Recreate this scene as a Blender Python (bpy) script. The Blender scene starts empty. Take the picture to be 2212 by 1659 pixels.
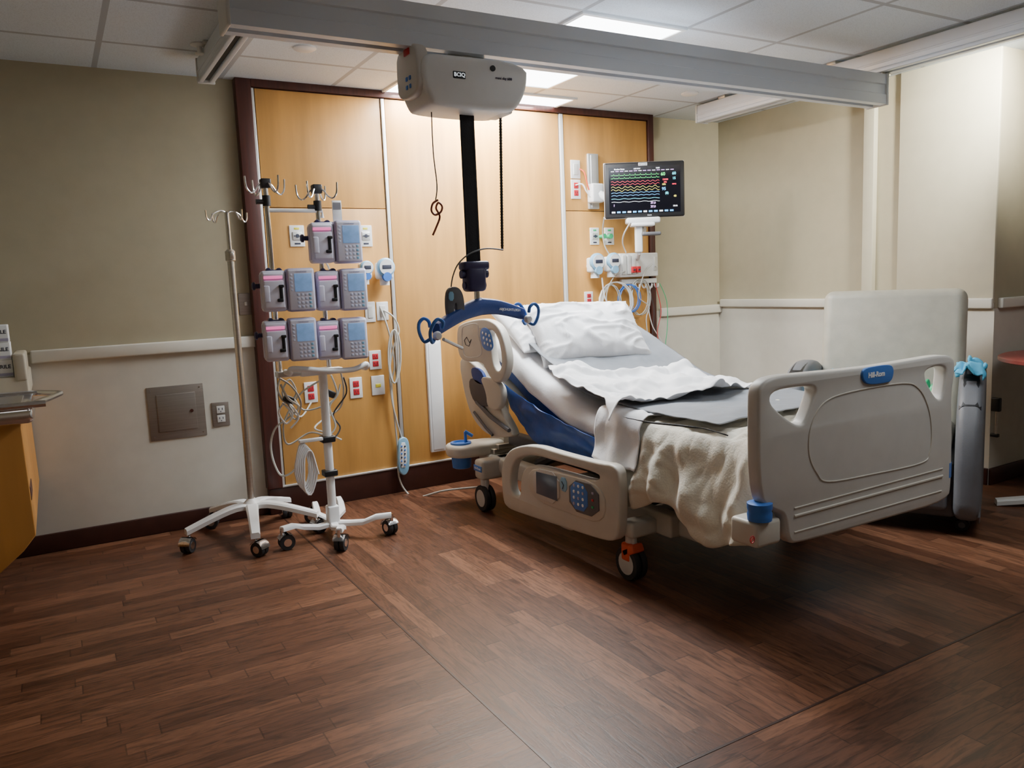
import bpy,bmesh,math,random
from mathutils import Vector,Matrix,noise
random.seed(4)
sc=bpy.context.scene; COL=sc.collection
F=1700.0;CX,CY=1106.0,829.5;H=1.29;D=4.64;CZ=2.457;HF=4.59;PI=math.pi
Xc=Vector((2957,342,-1700)).normalized()
Yc=Vector((-996,178,-1700)); Yc=(Yc-Yc.dot(Xc)*Xc).normalized()
Zc=Xc.cross(Yc)
RM=Matrix((Xc,Yc,Zc))
cd=bpy.data.cameras.new('camera'); cam=bpy.data.objects.new('camera',cd); COL.objects.link(cam)
cd.sensor_fit='HORIZONTAL'; cd.sensor_width=36; cd.lens=F/2212*36; cd.clip_start=.02
cam.matrix_world=Matrix.Translation((0,0,H))@RM.to_4x4(); sc.camera=cam
def A(px,py,x=None,y=None,z=None):
    v=RM@Vector((px-CX,CY-py,-F))
    t=x/v.x if x is not None else (y/v.y if y is not None else (z-H)/v.z)
    return Vector((0,0,H))+v*t
# ---------------- materials
def nt(m):
    m.use_nodes=True; return m.node_tree.nodes,m.node_tree.links
def mat(name,col,rough=.5,metal=0,var=.08,scale=12,bump=0,bscale=60,emit=0,coat=0,sheen=0,stretch=None):
    m=bpy.data.materials.new(name); N,L=nt(m); p=N['Principled BSDF']
    p.inputs['Roughness'].default_value=rough; p.inputs['Metallic'].default_value=metal
    p.inputs['Coat Weight'].default_value=coat; p.inputs['Sheen Weight'].default_value=sheen
    tc=N.new('ShaderNodeTexCoord'); nz=N.new('ShaderNodeTexNoise'); nz.inputs['Scale'].default_value=scale; nz.inputs['Detail'].default_value=4
    src=tc.outputs['Object']
    if stretch:
        mp=N.new('ShaderNodeMapping'); mp.inputs['Scale'].default_value=stretch; L.new(src,mp.inputs[0]); src=mp.outputs[0]
    L.new(src,nz.inputs['Vector'])
    cr=N.new('ShaderNodeValToRGB'); cr.color_ramp.elements[0].position=.3; cr.color_ramp.elements[1].position=.7
    cr.color_ramp.elements[0].color=(*[c*(1-var) for c in col],1); cr.color_ramp.elements[1].color=(*[min(1,c*(1+var)) for c in col],1)
    L.new(nz.outputs['Fac'],cr.inputs[0]); L.new(cr.outputs[0],p.inputs['Base Color'])
    if bump:
        n2=N.new('ShaderNodeTexNoise'); n2.inputs['Scale'].default_value=bscale; n2.inputs['Detail'].default_value=5; L.new(src,n2.inputs['Vector'])
        b=N.new('ShaderNodeBump'); b.inputs['Strength'].default_value=bump; b.inputs['Distance'].default_value=.01
        L.new(n2.outputs['Fac'],b.inputs['Height']); L.new(b.outputs[0],p.inputs['Normal'])
    if emit:
        L.new(cr.outputs[0],p.inputs['Emission Color']); p.inputs['Emission Strength'].default_value=emit
    return m
def mth(N,L,op,a,b=None):
    n=N.new('ShaderNodeMath'); n.operation=op
    for i,v in enumerate((a,b)):
        if v is None: continue
        if isinstance(v,(int,float)): n.inputs[i].default_value=v
        else: L.new(v,n.inputs[i])
    return n.outputs[0]
def plank_mat(name,along):
    m=bpy.data.materials.new(name); N,L=nt(m); p=N['Principled BSDF']
    tc=N.new('ShaderNodeTexCoord'); sp=N.new('ShaderNodeSeparateXYZ'); L.new(tc.outputs['Object'],sp.inputs[0])
    u,v=(sp.outputs[0],sp.outputs[1]) if along=='X' else (sp.outputs[1],sp.outputs[0])
    vv=mth(N,L,'DIVIDE',v,.068); row=mth(N,L,'FLOOR',vv)
    w1=N.new('ShaderNodeTexWhiteNoise'); w1.noise_dimensions='1D'; L.new(row,w1.inputs['W'])
    uu=mth(N,L,'ADD',mth(N,L,'DIVIDE',u,.50),mth(N,L,'MULTIPLY',w1.outputs['Value'],9.0)); col=mth(N,L,'FLOOR',uu)
    cb=N.new('ShaderNodeCombineXYZ'); L.new(row,cb.inputs[0]); L.new(col,cb.inputs[1])
    w2=N.new('ShaderNodeTexWhiteNoise'); w2.noise_dimensions='2D'; L.new(cb.outputs[0],w2.inputs['Vector'])
    cr=N.new('ShaderNodeValToRGB'); e=cr.color_ramp.elements
    e[0].position=0; e[0].color=(.092,.036,.018,1); e[1].position=1; e[1].color=(.20,.088,.046,1)
    for ps,c in ((.3,(.115,.046,.023,1)),(.6,(.138,.057,.029,1)),(.85,(.162,.069,.036,1))):
        k=e.new(ps); k.color=c
    L.new(w2.outputs['Value'],cr.inputs[0])
    g=N.new('ShaderNodeCombineXYZ'); L.new(mth(N,L,'ADD',mth(N,L,'MULTIPLY',u,6.0),mth(N,L,'MULTIPLY',w2.outputs['Value'],40.0)),g.inputs[0])
    L.new(mth(N,L,'MULTIPLY',v,46.0),g.inputs[1])
    nz=N.new('ShaderNodeTexNoise'); nz.inputs['Scale'].default_value=1.0; nz.inputs['Detail'].default_value=7; nz.inputs['Roughness'].default_value=.6; nz.inputs['Distortion'].default_value=1.6; L.new(g.outputs[0],nz.inputs['Vector'])
    gr=N.new('ShaderNodeMapRange'); gr.inputs['From Min'].default_value=.33; gr.inputs['From Max'].default_value=.58; gr.inputs['To Min'].default_value=.45; gr.inputs['To Max'].default_value=1.12
    L.new(nz.outputs['Fac'],gr.inputs[0])
    lv=mth(N,L,'LESS_THAN',mth(N,L,'FRACT',vv),.04); lu=mth(N,L,'LESS_THAN',mth(N,L,'FRACT',uu),.009)
    ln=mth(N,L,'SUBTRACT',1.0,mth(N,L,'MULTIPLY',mth(N,L,'MAXIMUM',lv,lu),.45))
    f=mth(N,L,'MULTIPLY',gr.outputs[0],ln)
    mx=N.new('ShaderNodeVectorMath'); mx.operation='SCALE'; L.new(cr.outputs[0],mx.inputs[0]); L.new(f,mx.inputs['Scale'])
    L.new(mx.outputs[0],p.inputs['Base Color'])
    rr=N.new('ShaderNodeMapRange'); rr.inputs['To Min'].default_value=.32; rr.inputs['To Max'].default_value=.48; L.new(nz.outputs['Fac'],rr.inputs[0]); L.new(rr.outputs[0],p.inputs['Roughness'])
    p.inputs['Specular IOR Level'].default_value=.4
    b=N.new('ShaderNodeBump'); b.inputs['Strength'].default_value=.08; b.inputs['Distance'].default_value=.004; L.new(f,b.inputs['Height']); L.new(b.outputs[0],p.inputs['Normal'])
    return m
def tile_mat():
    m=bpy.data.materials.new('ceiling tile'); N,L=nt(m); p=N['Principled BSDF']; p.inputs['Roughness'].default_value=.9
    tc=N.new('ShaderNodeTexCoord'); sp=N.new('ShaderNodeSeparateXYZ'); L.new(tc.outputs['Object'],sp.inputs[0])
    def line(o,off): return mth(N,L,'LESS_THAN',mth(N,L,'FRACT',mth(N,L,'DIVIDE',mth(N,L,'ADD',o,off),.61)),.042)
    ln=mth(N,L,'MAXIMUM',line(sp.outputs[0],-2.14+.013+12.2),line(sp.outputs[1],-2.95+.013+12.2))
    nz=N.new('ShaderNodeTexNoise'); nz.inputs['Scale'].default_value=180; L.new(tc.outputs['Object'],nz.inputs['Vector'])
    cr=N.new('ShaderNodeValToRGB'); cr.color_ramp.elements[0].position=.35; cr.color_ramp.elements[0].color=(.60,.66,.72,1); cr.color_ramp.elements[1].position=.5; cr.color_ramp.elements[1].color=(.70,.77,.84,1)
    L.new(nz.outputs['Fac'],cr.inputs[0])
    mx=N.new('ShaderNodeMix'); mx.data_type='RGBA'; L.new(ln,mx.inputs['Factor']); L.new(cr.outputs[0],mx.inputs['A']); mx.inputs['B'].default_value=(.42,.45,.49,1)
    L.new(mx.outputs['Result'],p.inputs['Base Color']); return m
M={}
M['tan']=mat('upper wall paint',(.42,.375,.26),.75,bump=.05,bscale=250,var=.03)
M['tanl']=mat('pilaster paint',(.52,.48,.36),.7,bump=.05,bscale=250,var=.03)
M['cream']=mat('lower wall paint',(.60,.575,.50),.6,bump=.05,bscale=250,var=.03)
M['rail']=mat('chair rail',(.66,.63,.55),.45,var=.02)
M['base']=mat('dark cove base',(.045,.014,.010),.35,var=.15)
M['mahog']=mat('mahogany frame',(.065,.016,.011),.4,var=.25,scale=4,stretch=(14,14,.6))
M['maple']=mat('maple veneer',(.58,.30,.080),.38,var=.18,scale=2.2,stretch=(5,5,.55),bump=.03,bscale=30)
M['alum']=mat('aluminium strip',(.66,.67,.66),.4,.6,var=.03)
M['track']=mat('white aluminium rail',(.68,.73,.80),.4,.1,var=.04,scale=3)
M['white']=mat('white plastic',(.82,.83,.83),.4,var=.03)
M['offw']=mat('off white plastic',(.66,.66,.63),.45,var=.03)
M['bed']=mat('bed plastic warm grey',(.60,.57,.50),.42,var=.03)
M['bedf']=mat('footboard plastic',(.60,.585,.55),.42,var=.03)
M['bedd']=mat('bed dark plastic',(.07,.07,.085),.5)
M['dgrey']=mat('dark grey plastic',(.12,.12,.13),.5)
M['black']=mat('black plastic',(.012,.012,.014),.45)
M['rub']=mat('rubber',(.025,.025,.027),.7)
M['chrome']=mat('chrome',(.80,.80,.81),.18,1,var=.02)
M['steel']=mat('brushed steel',(.62,.60,.55),.33,1,var=.08,scale=5,stretch=(1,1,40))
M['panelst']=mat('access panel steel',(.34,.31,.28),.42,.8,var=.08,scale=5,stretch=(1,1,40))
M['lilac']=mat('lilac grey plastic',(.46,.44,.60),.42,var=.03)
M['lilacl']=mat('pale lilac plastic',(.70,.69,.81),.42,var=.03)
M['pink']=mat('pink light bar',(.95,.18,.45),.4,emit=.9)
M['lcd']=mat('blue grey lcd',(.20,.34,.60),.2,emit=.4,var=.12,scale=30)
M['lcdd']=mat('dim lcd',(.07,.09,.12),.2,emit=.05)
M['key']=mat('keypad key',(.55,.58,.74),.4,var=.02)
M['blue']=mat('bed blue plastic',(.05,.19,.62),.42)
M['badge']=mat('badge blue',(.06,.20,.60),.4,var=.02)
M['navy']=mat('navy nylon',(.014,.055,.28),.55,bump=.1)
M['cover']=mat('royal blue mattress cover',(.008,.060,.27),.45,bump=.3,bscale=14)
M['purple']=mat('dark purple plastic',(.035,.03,.10),.4)
M['strap']=mat('black webbing',(.012,.012,.015),.75,bump=.3,bscale=300)
M['sheet']=mat('white cotton',(.84,.84,.86),.8,bump=.1,bscale=90,sheen=.2,var=.02)
M['blank']=mat('cream blanket',(.78,.74,.62),.9,bump=.25,bscale=120,sheen=.3,var=.05)
M['greyc']=mat('grey nylon pad',(.22,.235,.26),.75,bump=.12,bscale=100)
M['vinyl']=mat('beige vinyl',(.43,.41,.34),.45,bump=.08,bscale=220)
M['gvinyl']=mat('grey vinyl',(.15,.155,.17),.5,bump=.08,bscale=200)
M['cyan']=mat('light blue fabric',(.10,.48,.75),.7)
M['cyanp']=mat('pale blue plastic',(.26,.50,.70),.4)
M['green']=mat('green plastic',(.03,.5,.2),.4)
M['red']=mat('red plastic',(.55,.02,.03),.4)
M['orange']=mat('orange brake plastic',(.75,.10,.03),.4)
M['yellow']=mat('yellow label',(.8,.72,.05),.5)
M['ctop']=mat('cream counter',(.50,.45,.35),.4)
M['cabw']=mat('cabinet wood',(.55,.26,.06),.4,var=.12,scale=2,stretch=(5,5,.6))
M['cord']=mat('grey cord',(.50,.50,.46),.5)
M['cordd']=mat('dark cord',(.05,.05,.055),.5)
M['cordr']=mat('red brown cord',(.30,.055,.025),.5)
M['ttop']=mat('red brown laminate',(.24,.05,.04),.35)
M['led']=mat('light diffuser',(.93,.97,1),.5,var=0,emit=11)
M['scr']=mat('monitor glass',(.006,.006,.01),.12)
M['line']=mat('floor seam',(.04,.016,.01),.4)
for k,c in {'eg':(.05,.95,.2),'er':(.9,.03,.08),'eb':(.1,.5,1),'ey':(.9,.8,.1),'ew':(.8,.85,.9),'ep':(.7,.4,.9),'ec':(.1,.8,.95)}.items(): M[k]=mat('screen '+k,c,.5,emit=1.2,var=0)
M['ink']=mat('printed dark ink',(.03,.035,.06),.6)
M['winkk']=mat('printed white ink',(.88,.9,.93),.6)
# ---------------- mesh helpers
def NB(): return bmesh.new()
def merge(bm,tmp,mx=None,mi=0):
    if mx is not None: tmp.transform(mx)
    for f in tmp.faces: f.material_index=mi
    me=bpy.data.meshes.new('t'); tmp.to_mesh(me); tmp.free(); bm.from_mesh(me); bpy.data.meshes.remove(me)
def box(bm,x0,x1,y0,y1,z0,z1,bev=0,mi=0,mx=None,seg=3):
    t=NB(); bmesh.ops.create_cube(t,size=1)
    sx,sy,sz=abs(x1-x0),abs(y1-y0),abs(z1-z0)
    t.transform(Matrix.Translation(((x0+x1)/2,(y0+y1)/2,(z0+z1)/2))@Matrix.Diagonal((sx,sy,sz,1)))
    if bev: bmesh.ops.bevel(t,geom=list(t.edges),offset=min(bev,.49*min(sx,sy,sz)),segments=seg,profile=.5,affect='EDGES')
    merge(bm,t,mx,mi); return bm
def tube(bm,pts,r,seg=8,mi=0,closed=False,mx=None):
    pts=[Vector(p) for p in pts]; n=len(pts); t=NB()
    rs=r if isinstance(r,(list,tuple)) else [r]*n
    def tan(i):
        a=pts[(i-1)%n] if (closed or i>0) else pts[i]; b=pts[(i+1)%n] if (closed or i<n-1) else pts[i]
        d=b-a; return d.normalized() if d.length>1e-9 else Vector((0,0,1))
    T0=tan(0); up=Vector((0,0,1)) if abs(T0.z)<.9 else Vector((1,0,0)); nrm=(up-T0*up.dot(T0)).normalized(); rings=[]
    for i in range(n):
        T=tan(i); nrm=(nrm-T*nrm.dot(T)).normalized(); bn=T.cross(nrm)
        rings.append([t.verts.new(pts[i]+(nrm*math.cos(a)+bn*math.sin(a))*rs[i]) for a in [2*PI*k/seg for k in range(seg)]])
    for i in range(n if closed else n-1):
        a,b=rings[i],rings[(i+1)%n]
        for k in range(seg): t.faces.new((a[k],a[(k+1)%seg],b[(k+1)%seg],b[k]))
    if not closed: t.faces.new(rings[0][::-1]); t.faces.new(rings[-1])
    bmesh.ops.recalc_face_normals(t,faces=t.faces)
    merge(bm,t,mx,mi); return bm
def cyl(bm,p0,p1,r,seg=20,mi=0,r2=None,mx=None): return tube(bm,[p0,p1],[r,r if r2 is None else r2],seg,mi,mx=mx)
def lathe(bm,prof,mx=None,seg=24,mi=0):
    t=NB(); R=[]
    for r,z in prof: R.append([t.verts.new((max(r,1e-4)*math.cos(2*PI*k/seg),max(r,1e-4)*math.sin(2*PI*k/seg),z)) for k in range(seg)])
    for a,b in zip(R,R[1:]):
        for k in range(seg): t.faces.new((a[k],a[(k+1)%seg],b[(k+1)%seg],b[k]))
    t.faces.new(R[0][::-1]); t.faces.new(R[-1]); bmesh.ops.recalc_face_normals(t,faces=t.faces); merge(bm,t,mx,mi); return bm
def sp(pts,n=6,closed=False):
    P=[Vector(p) for p in pts]; out=[]; m=len(P)
    for i in range(m if closed else m-1):
        if closed: a,b,c,d=P[(i-1)%m],P[i],P[(i+1)%m],P[(i+2)%m]
        else: a,b,c,d=P[max(i-1,0)],P[i],P[i+1],P[min(i+2,m-1)]
        for k in range(n):
            t=k/n; out.append(.5*((2*b)+(c-a)*t+(2*a-5*b+4*c-d)*t*t+(-a+3*b-3*c+d)*t**3))
    if not closed: out.append(P[-1])
    return out
def chaik(p,it=2):
    p=[Vector(q) for q in p]
    for _ in range(it): p=[q for i in range(len(p)) for q in (p[i]*.75+p[(i+1)%len(p)]*.25,p[i]*.25+p[(i+1)%len(p)]*.75)]
    return p
def plate(bm,loops,axis,pos,thick,bev=.004,mi=0,smooth=2,mx=None,off=1.0):
    """filled 2D outline (with holes) extruded along axis, centre at pos"""
    cu=bpy.data.curves.new('c','CURVE'); cu.dimensions='2D'; cu.fill_mode='BOTH'
    bev=min(bev,thick*.45); cu.extrude=thick/2-bev; cu.bevel_depth=bev; cu.bevel_resolution=2; cu.offset=-bev*off
    for lp in loops:
        q=chaik([Vector((a[0],a[1],0)) for a in lp],smooth) if smooth else [Vector((a[0],a[1],0)) for a in lp]
        s=cu.splines.new('POLY'); s.points.add(len(q)-1)
        for i,v in enumerate(q): s.points[i].co=(v.x,v.y,0,1)
        s.use_cyclic_u=True
    o=bpy.data.objects.new('c',cu); COL.objects.link(o)
    bpy.context.view_layer.update(); dg=bpy.context.evaluated_depsgraph_get()
    me=bpy.data.meshes.new_from_object(o.evaluated_get(dg)); t=NB(); t.from_mesh(me)
    bpy.data.objects.remove(o); bpy.data.curves.remove(cu); bpy.data.meshes.remove(me)
    bmesh.ops.remove_doubles(t,verts=t.verts,dist=1e-5)
    X={'x':Matrix(((0,0,1,pos),(1,0,0,0),(0,1,0,0),(0,0,0,1))),'y':Matrix(((1,0,0,0),(0,0,1,pos),(0,1,0,0),(0,0,0,1))),'z':Matrix(((1,0,0,0),(0,1,0,0),(0,0,1,pos),(0,0,0,1)))}[axis]
    t.transform(X); bmesh.ops.recalc_face_normals(t,faces=t.faces)
    merge(bm,t,mx,mi); return bm
def pxl(pts,x=None,y=None):
    r=[]
    for a,b in pts:
        v=A(a,b,x=x,y=y); r.append((v.y,v.z) if x is not None else (v.x,v.z))
    return r
LOC={}
def obj(name,bm,m,parent=None,sharp=38,label=None):
    me=bpy.data.meshes.new(name); bm.to_mesh(me); bm.free()
    for k in (m if isinstance(m,(list,tuple)) else [m]): me.materials.append(M[k] if isinstance(k,str) else k)
    for p in me.polygons: p.use_smooth=True
    try: me.set_sharp_from_angle(angle=math.radians(sharp))
    except Exception: pass
    o=bpy.data.objects.new(name,me); COL.objects.link(o)
    if parent is not None:
        o.parent=parent
        if parent.name in LOC: o.matrix_parent_inverse=Matrix.Translation(LOC[parent.name]).inverted()
    if label: o['label']=label
    return o
def tag(o,label,cat,group=None,kind=None):
    if label: o['label']=label
    if cat: o['category']=cat
    if group: o['group']=group
    if kind: o['kind']=kind
    return o
def thing(name,label,cat,loc=(0,0,0),group=None):
    o=bpy.data.objects.new(name,None); COL.objects.link(o); o.location=loc; o.empty_display_size=.1; LOC[o.name]=Vector(loc)
    return tag(o,label,cat,group)
def struct(name,bm,m,label=None):
    o=obj(name,bm,m); o['kind']='structure'
    if label: o['label']=label
    return o
def dup(root,mx,label=None,group=None):
    r=root.copy(); COL.objects.link(r); r.matrix_world=mx
    if label: r['label']=label
    if group: r['group']=group
    for ch in list(root.children):
        c=ch.copy(); COL.objects.link(c); c.parent=r
        for g in list(ch.children):
            d=g.copy(); COL.objects.link(d); d.parent=c
    return r
def textbm(bm,s,size,mx,extr=.0004,mi=0,bold=0):
    cu=bpy.data.curves.new('t','FONT'); cu.body=s; cu.size=size; cu.extrude=extr; cu.align_x='CENTER'; cu.align_y='CENTER'; cu.resolution_u=3; cu.offset=bold
    o=bpy.data.objects.new('t',cu); COL.objects.link(o); bpy.context.view_layer.update()
    me=bpy.data.meshes.new_from_object(o.evaluated_get(bpy.context.evaluated_depsgraph_get())); t=NB(); t.from_mesh(me)
    bpy.data.objects.remove(o); bpy.data.curves.remove(cu); bpy.data.meshes.remove(me); merge(bm,t,mx,mi); return bm
def face_y(x,y,z,extra=Matrix.Identity(4)): # text facing -Y
    return Matrix.Translation((x,y,z))@extra@Matrix.Rotation(PI/2,4,'X')
def face_x(x,y,z,roll=0): # text facing -X, reading toward -Y
    return Matrix.Translation((x,y,z))@Matrix.Rotation(-PI/2,4,'Z')@Matrix.Rotation(PI/2,4,'X')@Matrix.Rotation(roll,4,'Z')
def ns(x,y,s,k): return noise.noise(Vector((x*s,y*s,k)))
# ---------------- room shell
WX=4.63; WY=2.5
bm=NB()
def quad(bm,c,mi):
    f=bm.faces.new([bm.verts.new((a,b,0)) for a,b in c]); f.material_index=mi
SX,SY=1.035,1.48
quad(bm,[(-1.3,-2.2),(SX,-2.2),(SX,D),(-1.3,D)],0); quad(bm,[(SX,-2.2),(6.5,-2.2),(6.5,SY),(SX,SY)],0); quad(bm,[(SX,SY),(6.5,SY),(6.5,D),(SX,D)],1)
fl=struct('floor',bm,[plank_mat('planks lengthwise','X'),plank_mat('planks crosswise','Y')])
bm=NB()
for a in ((SX-.004,SX+.004,SY,D),(SX,6.5,SY-.004,SY+.004)): box(bm,a[0],a[1],a[2],a[3],-.002,.0012)
struct('trim_1',bm,'line')
bm=NB(); box(bm,-1.35,6.55,-2.25,D+.1,CZ,CZ+.05); struct('ceiling',bm,tile_mat())
def wall(name,x0,x1,y0,y1,zr=1.03):
    bm=NB(); box(bm,x0,x1,y0,y1,0,zr,mi=1); box(bm,x0,x1,y0,y1,zr,CZ,mi=0); return struct(name,bm,['tan','cream'])
wall('wall_back',-1.35,WX+.15,D,D+.1); wall('wall_right',WX,WX+.15,WY,D); wall('wall_return',WX+.15,6.5,WY,WY+.12); wall('wall_left',-1.35,-1.25,-2.2,D)
wall('wall_front',-1.35,6.5,-2.3,-2.2); wall('wall_far_right',6.5,6.6,-2.2,WY)
def yat(px,py): return A(px,py,x=WX).y
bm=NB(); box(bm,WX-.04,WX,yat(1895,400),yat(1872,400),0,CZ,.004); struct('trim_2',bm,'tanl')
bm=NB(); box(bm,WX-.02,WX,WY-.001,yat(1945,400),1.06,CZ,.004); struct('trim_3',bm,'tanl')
bm=NB()
xl=A(65,765,y=D).x
box(bm,xl,.99,D-.03,D,.985,1.05,.008); box(bm,4.0,WX,D-.03,D,.985,1.05,.008)
struct('trim_4',bm,'rail')
bm=NB(); box(bm,WX-.03,WX,WY,D-.03,1.03,1.09,.008); box(bm,WX-.05,WX-.03,yat(1905,400),yat(1862,400),1.03,1.09,.006); box(bm,WX+.03,6.5,WY-.03,WY,1.03,1.09,.008); struct('trim_5',bm,'rail')
bm=NB(); box(bm,-1.2,1.0,D-.015,D,0,.1,.005); box(bm,.99,4.0,HF-.005,D,0,.155,.004); box(bm,4.0,WX,D-.015,D,0,.1,.005); struct('baseboard_back',bm,'base')
bm=NB(); box(bm,WX-.015,WX,WY,D,0,.1,.004); box(bm,WX,6.5,WY-.015,WY,0,.1,.004); struct('baseboard_right',bm,'base')
# ---------------- headwall
HX0=A(505,170,y=HF).x; HX1=A(1411,400,y=HF).x
hw=thing('headwall_panel','tall maple veneer wall panelling in a dark mahogany frame behind the bed','wall panel',((HX0+HX1)/2,D,0))
bm=NB(); box(bm,HX0,HX0+.085,HF-.015,D,0.155,CZ,.004); box(bm,HX1-.05,HX1,HF-.015,D,.155,CZ,.004); box(bm,HX0+.085,HX1-.05,HF-.015,D,2.415,CZ,.003); obj('frame',bm,'mahog',hw)
bm=NB(); box(bm,HX0+.08,HX1-.045,HF+.012,D,.15,2.42); obj('backing',bm,'mahog',hw)
S0=A(548,300,y=HF).x-.01; S1=A(832,350,y=HF).x; S2=A(1214,350,y=HF).x
ZS=1.765
for (a,b,c,d) in ((S0+.035,S1-.015,.165,ZS-.002),(S0+.035,S1-.015,ZS+.002,2.41),(S1+.018,S2-.022,.165,2.41),(S2+.02,HX1-.055,.165,ZS-.002),(S2+.02,HX1-.055,ZS+.002,2.41)):
    bm=NB(); box(bm,a,b,HF,HF+.02,c,d,.002); obj('wood_panel',bm,'maple',hw)
for (a,b,m_) in ((S0-.03,S0-.005,'panelst'),(S0+.005,S0+.028,'alum'),(S1-.010,S1+.012,'alum'),(S2-.015,S2+.013,'offw')):
    bm=NB(); box(bm,a,b,HF-.008,HF+.02,.165,2.41,.003); obj('metal_strip',bm,m_,hw)
bm=NB(); box(bm,S0,HX1-.05,HF-.012,HF+.01,.155,.166,.002); obj('bottom_strip',bm,'alum',hw)
a=A(940,850,y=HF); bm=NB(); box(bm,a.x-.055,a.x+.05,HF-.02,HF+.005,.225,.945,.006); box(bm,a.x-.04,a.x+.035,HF-.024,HF-.018,.24,.93,.003); tag(obj('cable_raceway',bm,'white'),'white vertical cable cover low on the middle wood panel','cable cover')
# ---------------- ceiling lights & fittings
def troffer(x0,x1,y0,y1,label,n=1):
    t=thing('ceiling_light',label,'ceiling light',((x0+x1)/2,(y0+y1)/2,CZ),'ceiling light panels' if n else None)
    bm=NB()
    for q in ((x0,x1,y0,y0+.02),(x0,x1,y1-.02,y1),(x0,x0+.02,y0+.02,y1-.02),(x1-.02,x1,y0+.02,y1-.02)): box(bm,q[0],q[1],q[2],q[3],CZ-.012,CZ+.002,.002)
    obj('frame',bm,'white',t); bm=NB(); box(bm,x0+.018,x1-.018,y0+.018,y1-.018,CZ-.006,CZ+.001); obj('diffuser',bm,'led',t)
troffer(2.14,2.75,2.95,4.17,'bright ceiling light panel crossing above the overhead beam')
troffer(1.83,3.08,4.33,4.60,'narrow ceiling light right against the wood headwall')
def area(x,y,sx,sy,p,col=(1,.98,.95),z=CZ-.02,rot=(0,0,0)):
    l=bpy.data.lights.new('area','AREA'); l.shape='RECTANGLE'; l.size=sx; l.size_y=sy; l.energy=p; l.color=col
    o=bpy.data.objects.new('area',l); COL.objects.link(o); o.location=(x,y,z); o.rotation_euler=rot; return o
area(2.445,3.56,.55,1.15,62,(.90,.96,1)); area(2.40,4.45,1.0,.24,48,(1,.98,.94)); area(3.2,.9,.55,1.15,22,(.95,.98,1)); area(.6,.3,.55,1.15,5,(1,.97,.92))  # last two have no fixture: unseen fill lamps added to brighten the near side
dl=thing('downlight','recessed round downlight by the right wall above the table','downlight',(4.26,2.15,CZ))
bm=NB(); lathe(bm,[(.075,.001),(.08,-.004),(.07,-.01),(.055,-.004)],Matrix.Translation((4.26,2.15,CZ))); obj('ring',bm,'white',dl)
bm=NB(); lathe(bm,[(.055,.0),(.055,-.003),(0,-.004)],Matrix.Translation((4.26,2.15,CZ))); obj('lens',bm,'led',dl)
s=bpy.data.lights.new('downlight','SPOT'); s.energy=330; s.spot_size=1.7; s.spot_blend=1; s.shadow_soft_size=.08; s.color=(1,.97,.86)
so=bpy.data.objects.new('downlight_lamp',s); COL.objects.link(so); so.location=(4.26,2.15,CZ-.03); so.rotation_euler=(Vector((4.26,2.15,CZ))-Vector((4.63,2.78,2.2))).to_track_quat('Z','Y').to_euler()
w=bpy.data.worlds.new('world'); sc.world=w; w.use_nodes=True; w.node_tree.nodes['Background'].inputs[0].default_value=(.5,.55,.6,1); w.node_tree.nodes['Background'].inputs[1].default_value=.05
for (px,py,lb) in ((658,103,'round white ceiling sensor left of the overhead lift'),(1490,201,'round white ceiling sensor near the right track')):
    p=A(px,py,z=CZ); bm=NB(); lathe(bm,[(.055,0),(.055,-.006),(.045,-.012),(.0,-.014)],Matrix.Translation(p)); tag(obj('ceiling_sensor',bm,'white'),lb,'sensor')
p=A(430,95,z=CZ); bm=NB(); lathe(bm,[(.04,0),(.04,-.006),(.012,-.012),(.012,-.04),(.022,-.042),(.022,-.046),(0,-.047)],Matrix.Translation(p)); tag(obj('fire_sprinkler',bm,'white'),'small ceiling fire sprinkler beside the left cross track','sprinkler')
# ---------------- overhead lift rails
def track(x,y0,y1,label,w=.05):
    t=thing('ceiling_track',label,'ceiling rail',(x,(y0+y1)/2,CZ),'cross tracks of the ceiling lift'); z0=CZ-.127
    bm=NB(); box(bm,x-w,x+w,y0,y1-.012,z0+.02,CZ-.015,.006); box(bm,x-w,x-.014,y0,y1-.012,z0,z0+.021,.004); box(bm,x+.014,x+w,y0,y1-.012,z0,z0+.021,.004)
    for s in (-1,1): box(bm,x+s*w-.004,x+s*w+.004,y0,y1-.012,z0+.045,z0+.055,.002)
    obj('rail',bm,'track',t)
    bm=NB(); box(bm,x-.013,x+.013,y0+.01,y1-.02,z0+.012,z0+.022); obj('slot',bm,'black',t)
    bm=NB(); box(bm,x-w-.006,x+w+.006,y1-.014,y1,z0-.004,CZ-.012,.004); obj('end_cap',bm,'offw',t)
    for yy in (y1-.25,y1-1.1,y1-2.3,y1-3.6):
        bm=NB(); box(bm,x-w-.01,x+w+.01,yy-.03,yy+.03,CZ-.018,CZ,.003); obj('ceiling_bracket',bm,'steel',t)
TXL,TXR=.775,4.02
track(TXL,-.6,4.25,'left cross track of the ceiling lift ending over the tan wall',.036)
track(TXR,-.6,4.19,'right cross track of the ceiling lift near the cream wall')
BY=2.83;BZ0=2.163;BZ1=2.318
t=thing('overhead_beam','long grey aluminium lift beam spanning the room from track to track','beam',(2.4,BY,BZ0))
bx0=A(488,35,y=BY-.06).x; bx1=A(1918,205,y=BY-.06).x
sec=[(-.06,0),(-.02,0),(-.02,.03),(.02,.03),(.02,0),(.06,0),(.06,.05),(.052,.055),(.052,.1),(.06,.105),(.06,.155),(-.06,.155),(-.06,.105),(-.052,.1),(-.052,.055),(-.06,.05)]
b=NB(); V0=[b.verts.new((bx0+.01,BY+u,BZ0+v)) for u,v in sec]; V1=[b.verts.new((bx1-.012,BY+u,BZ0+v)) for u,v in sec]
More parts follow.
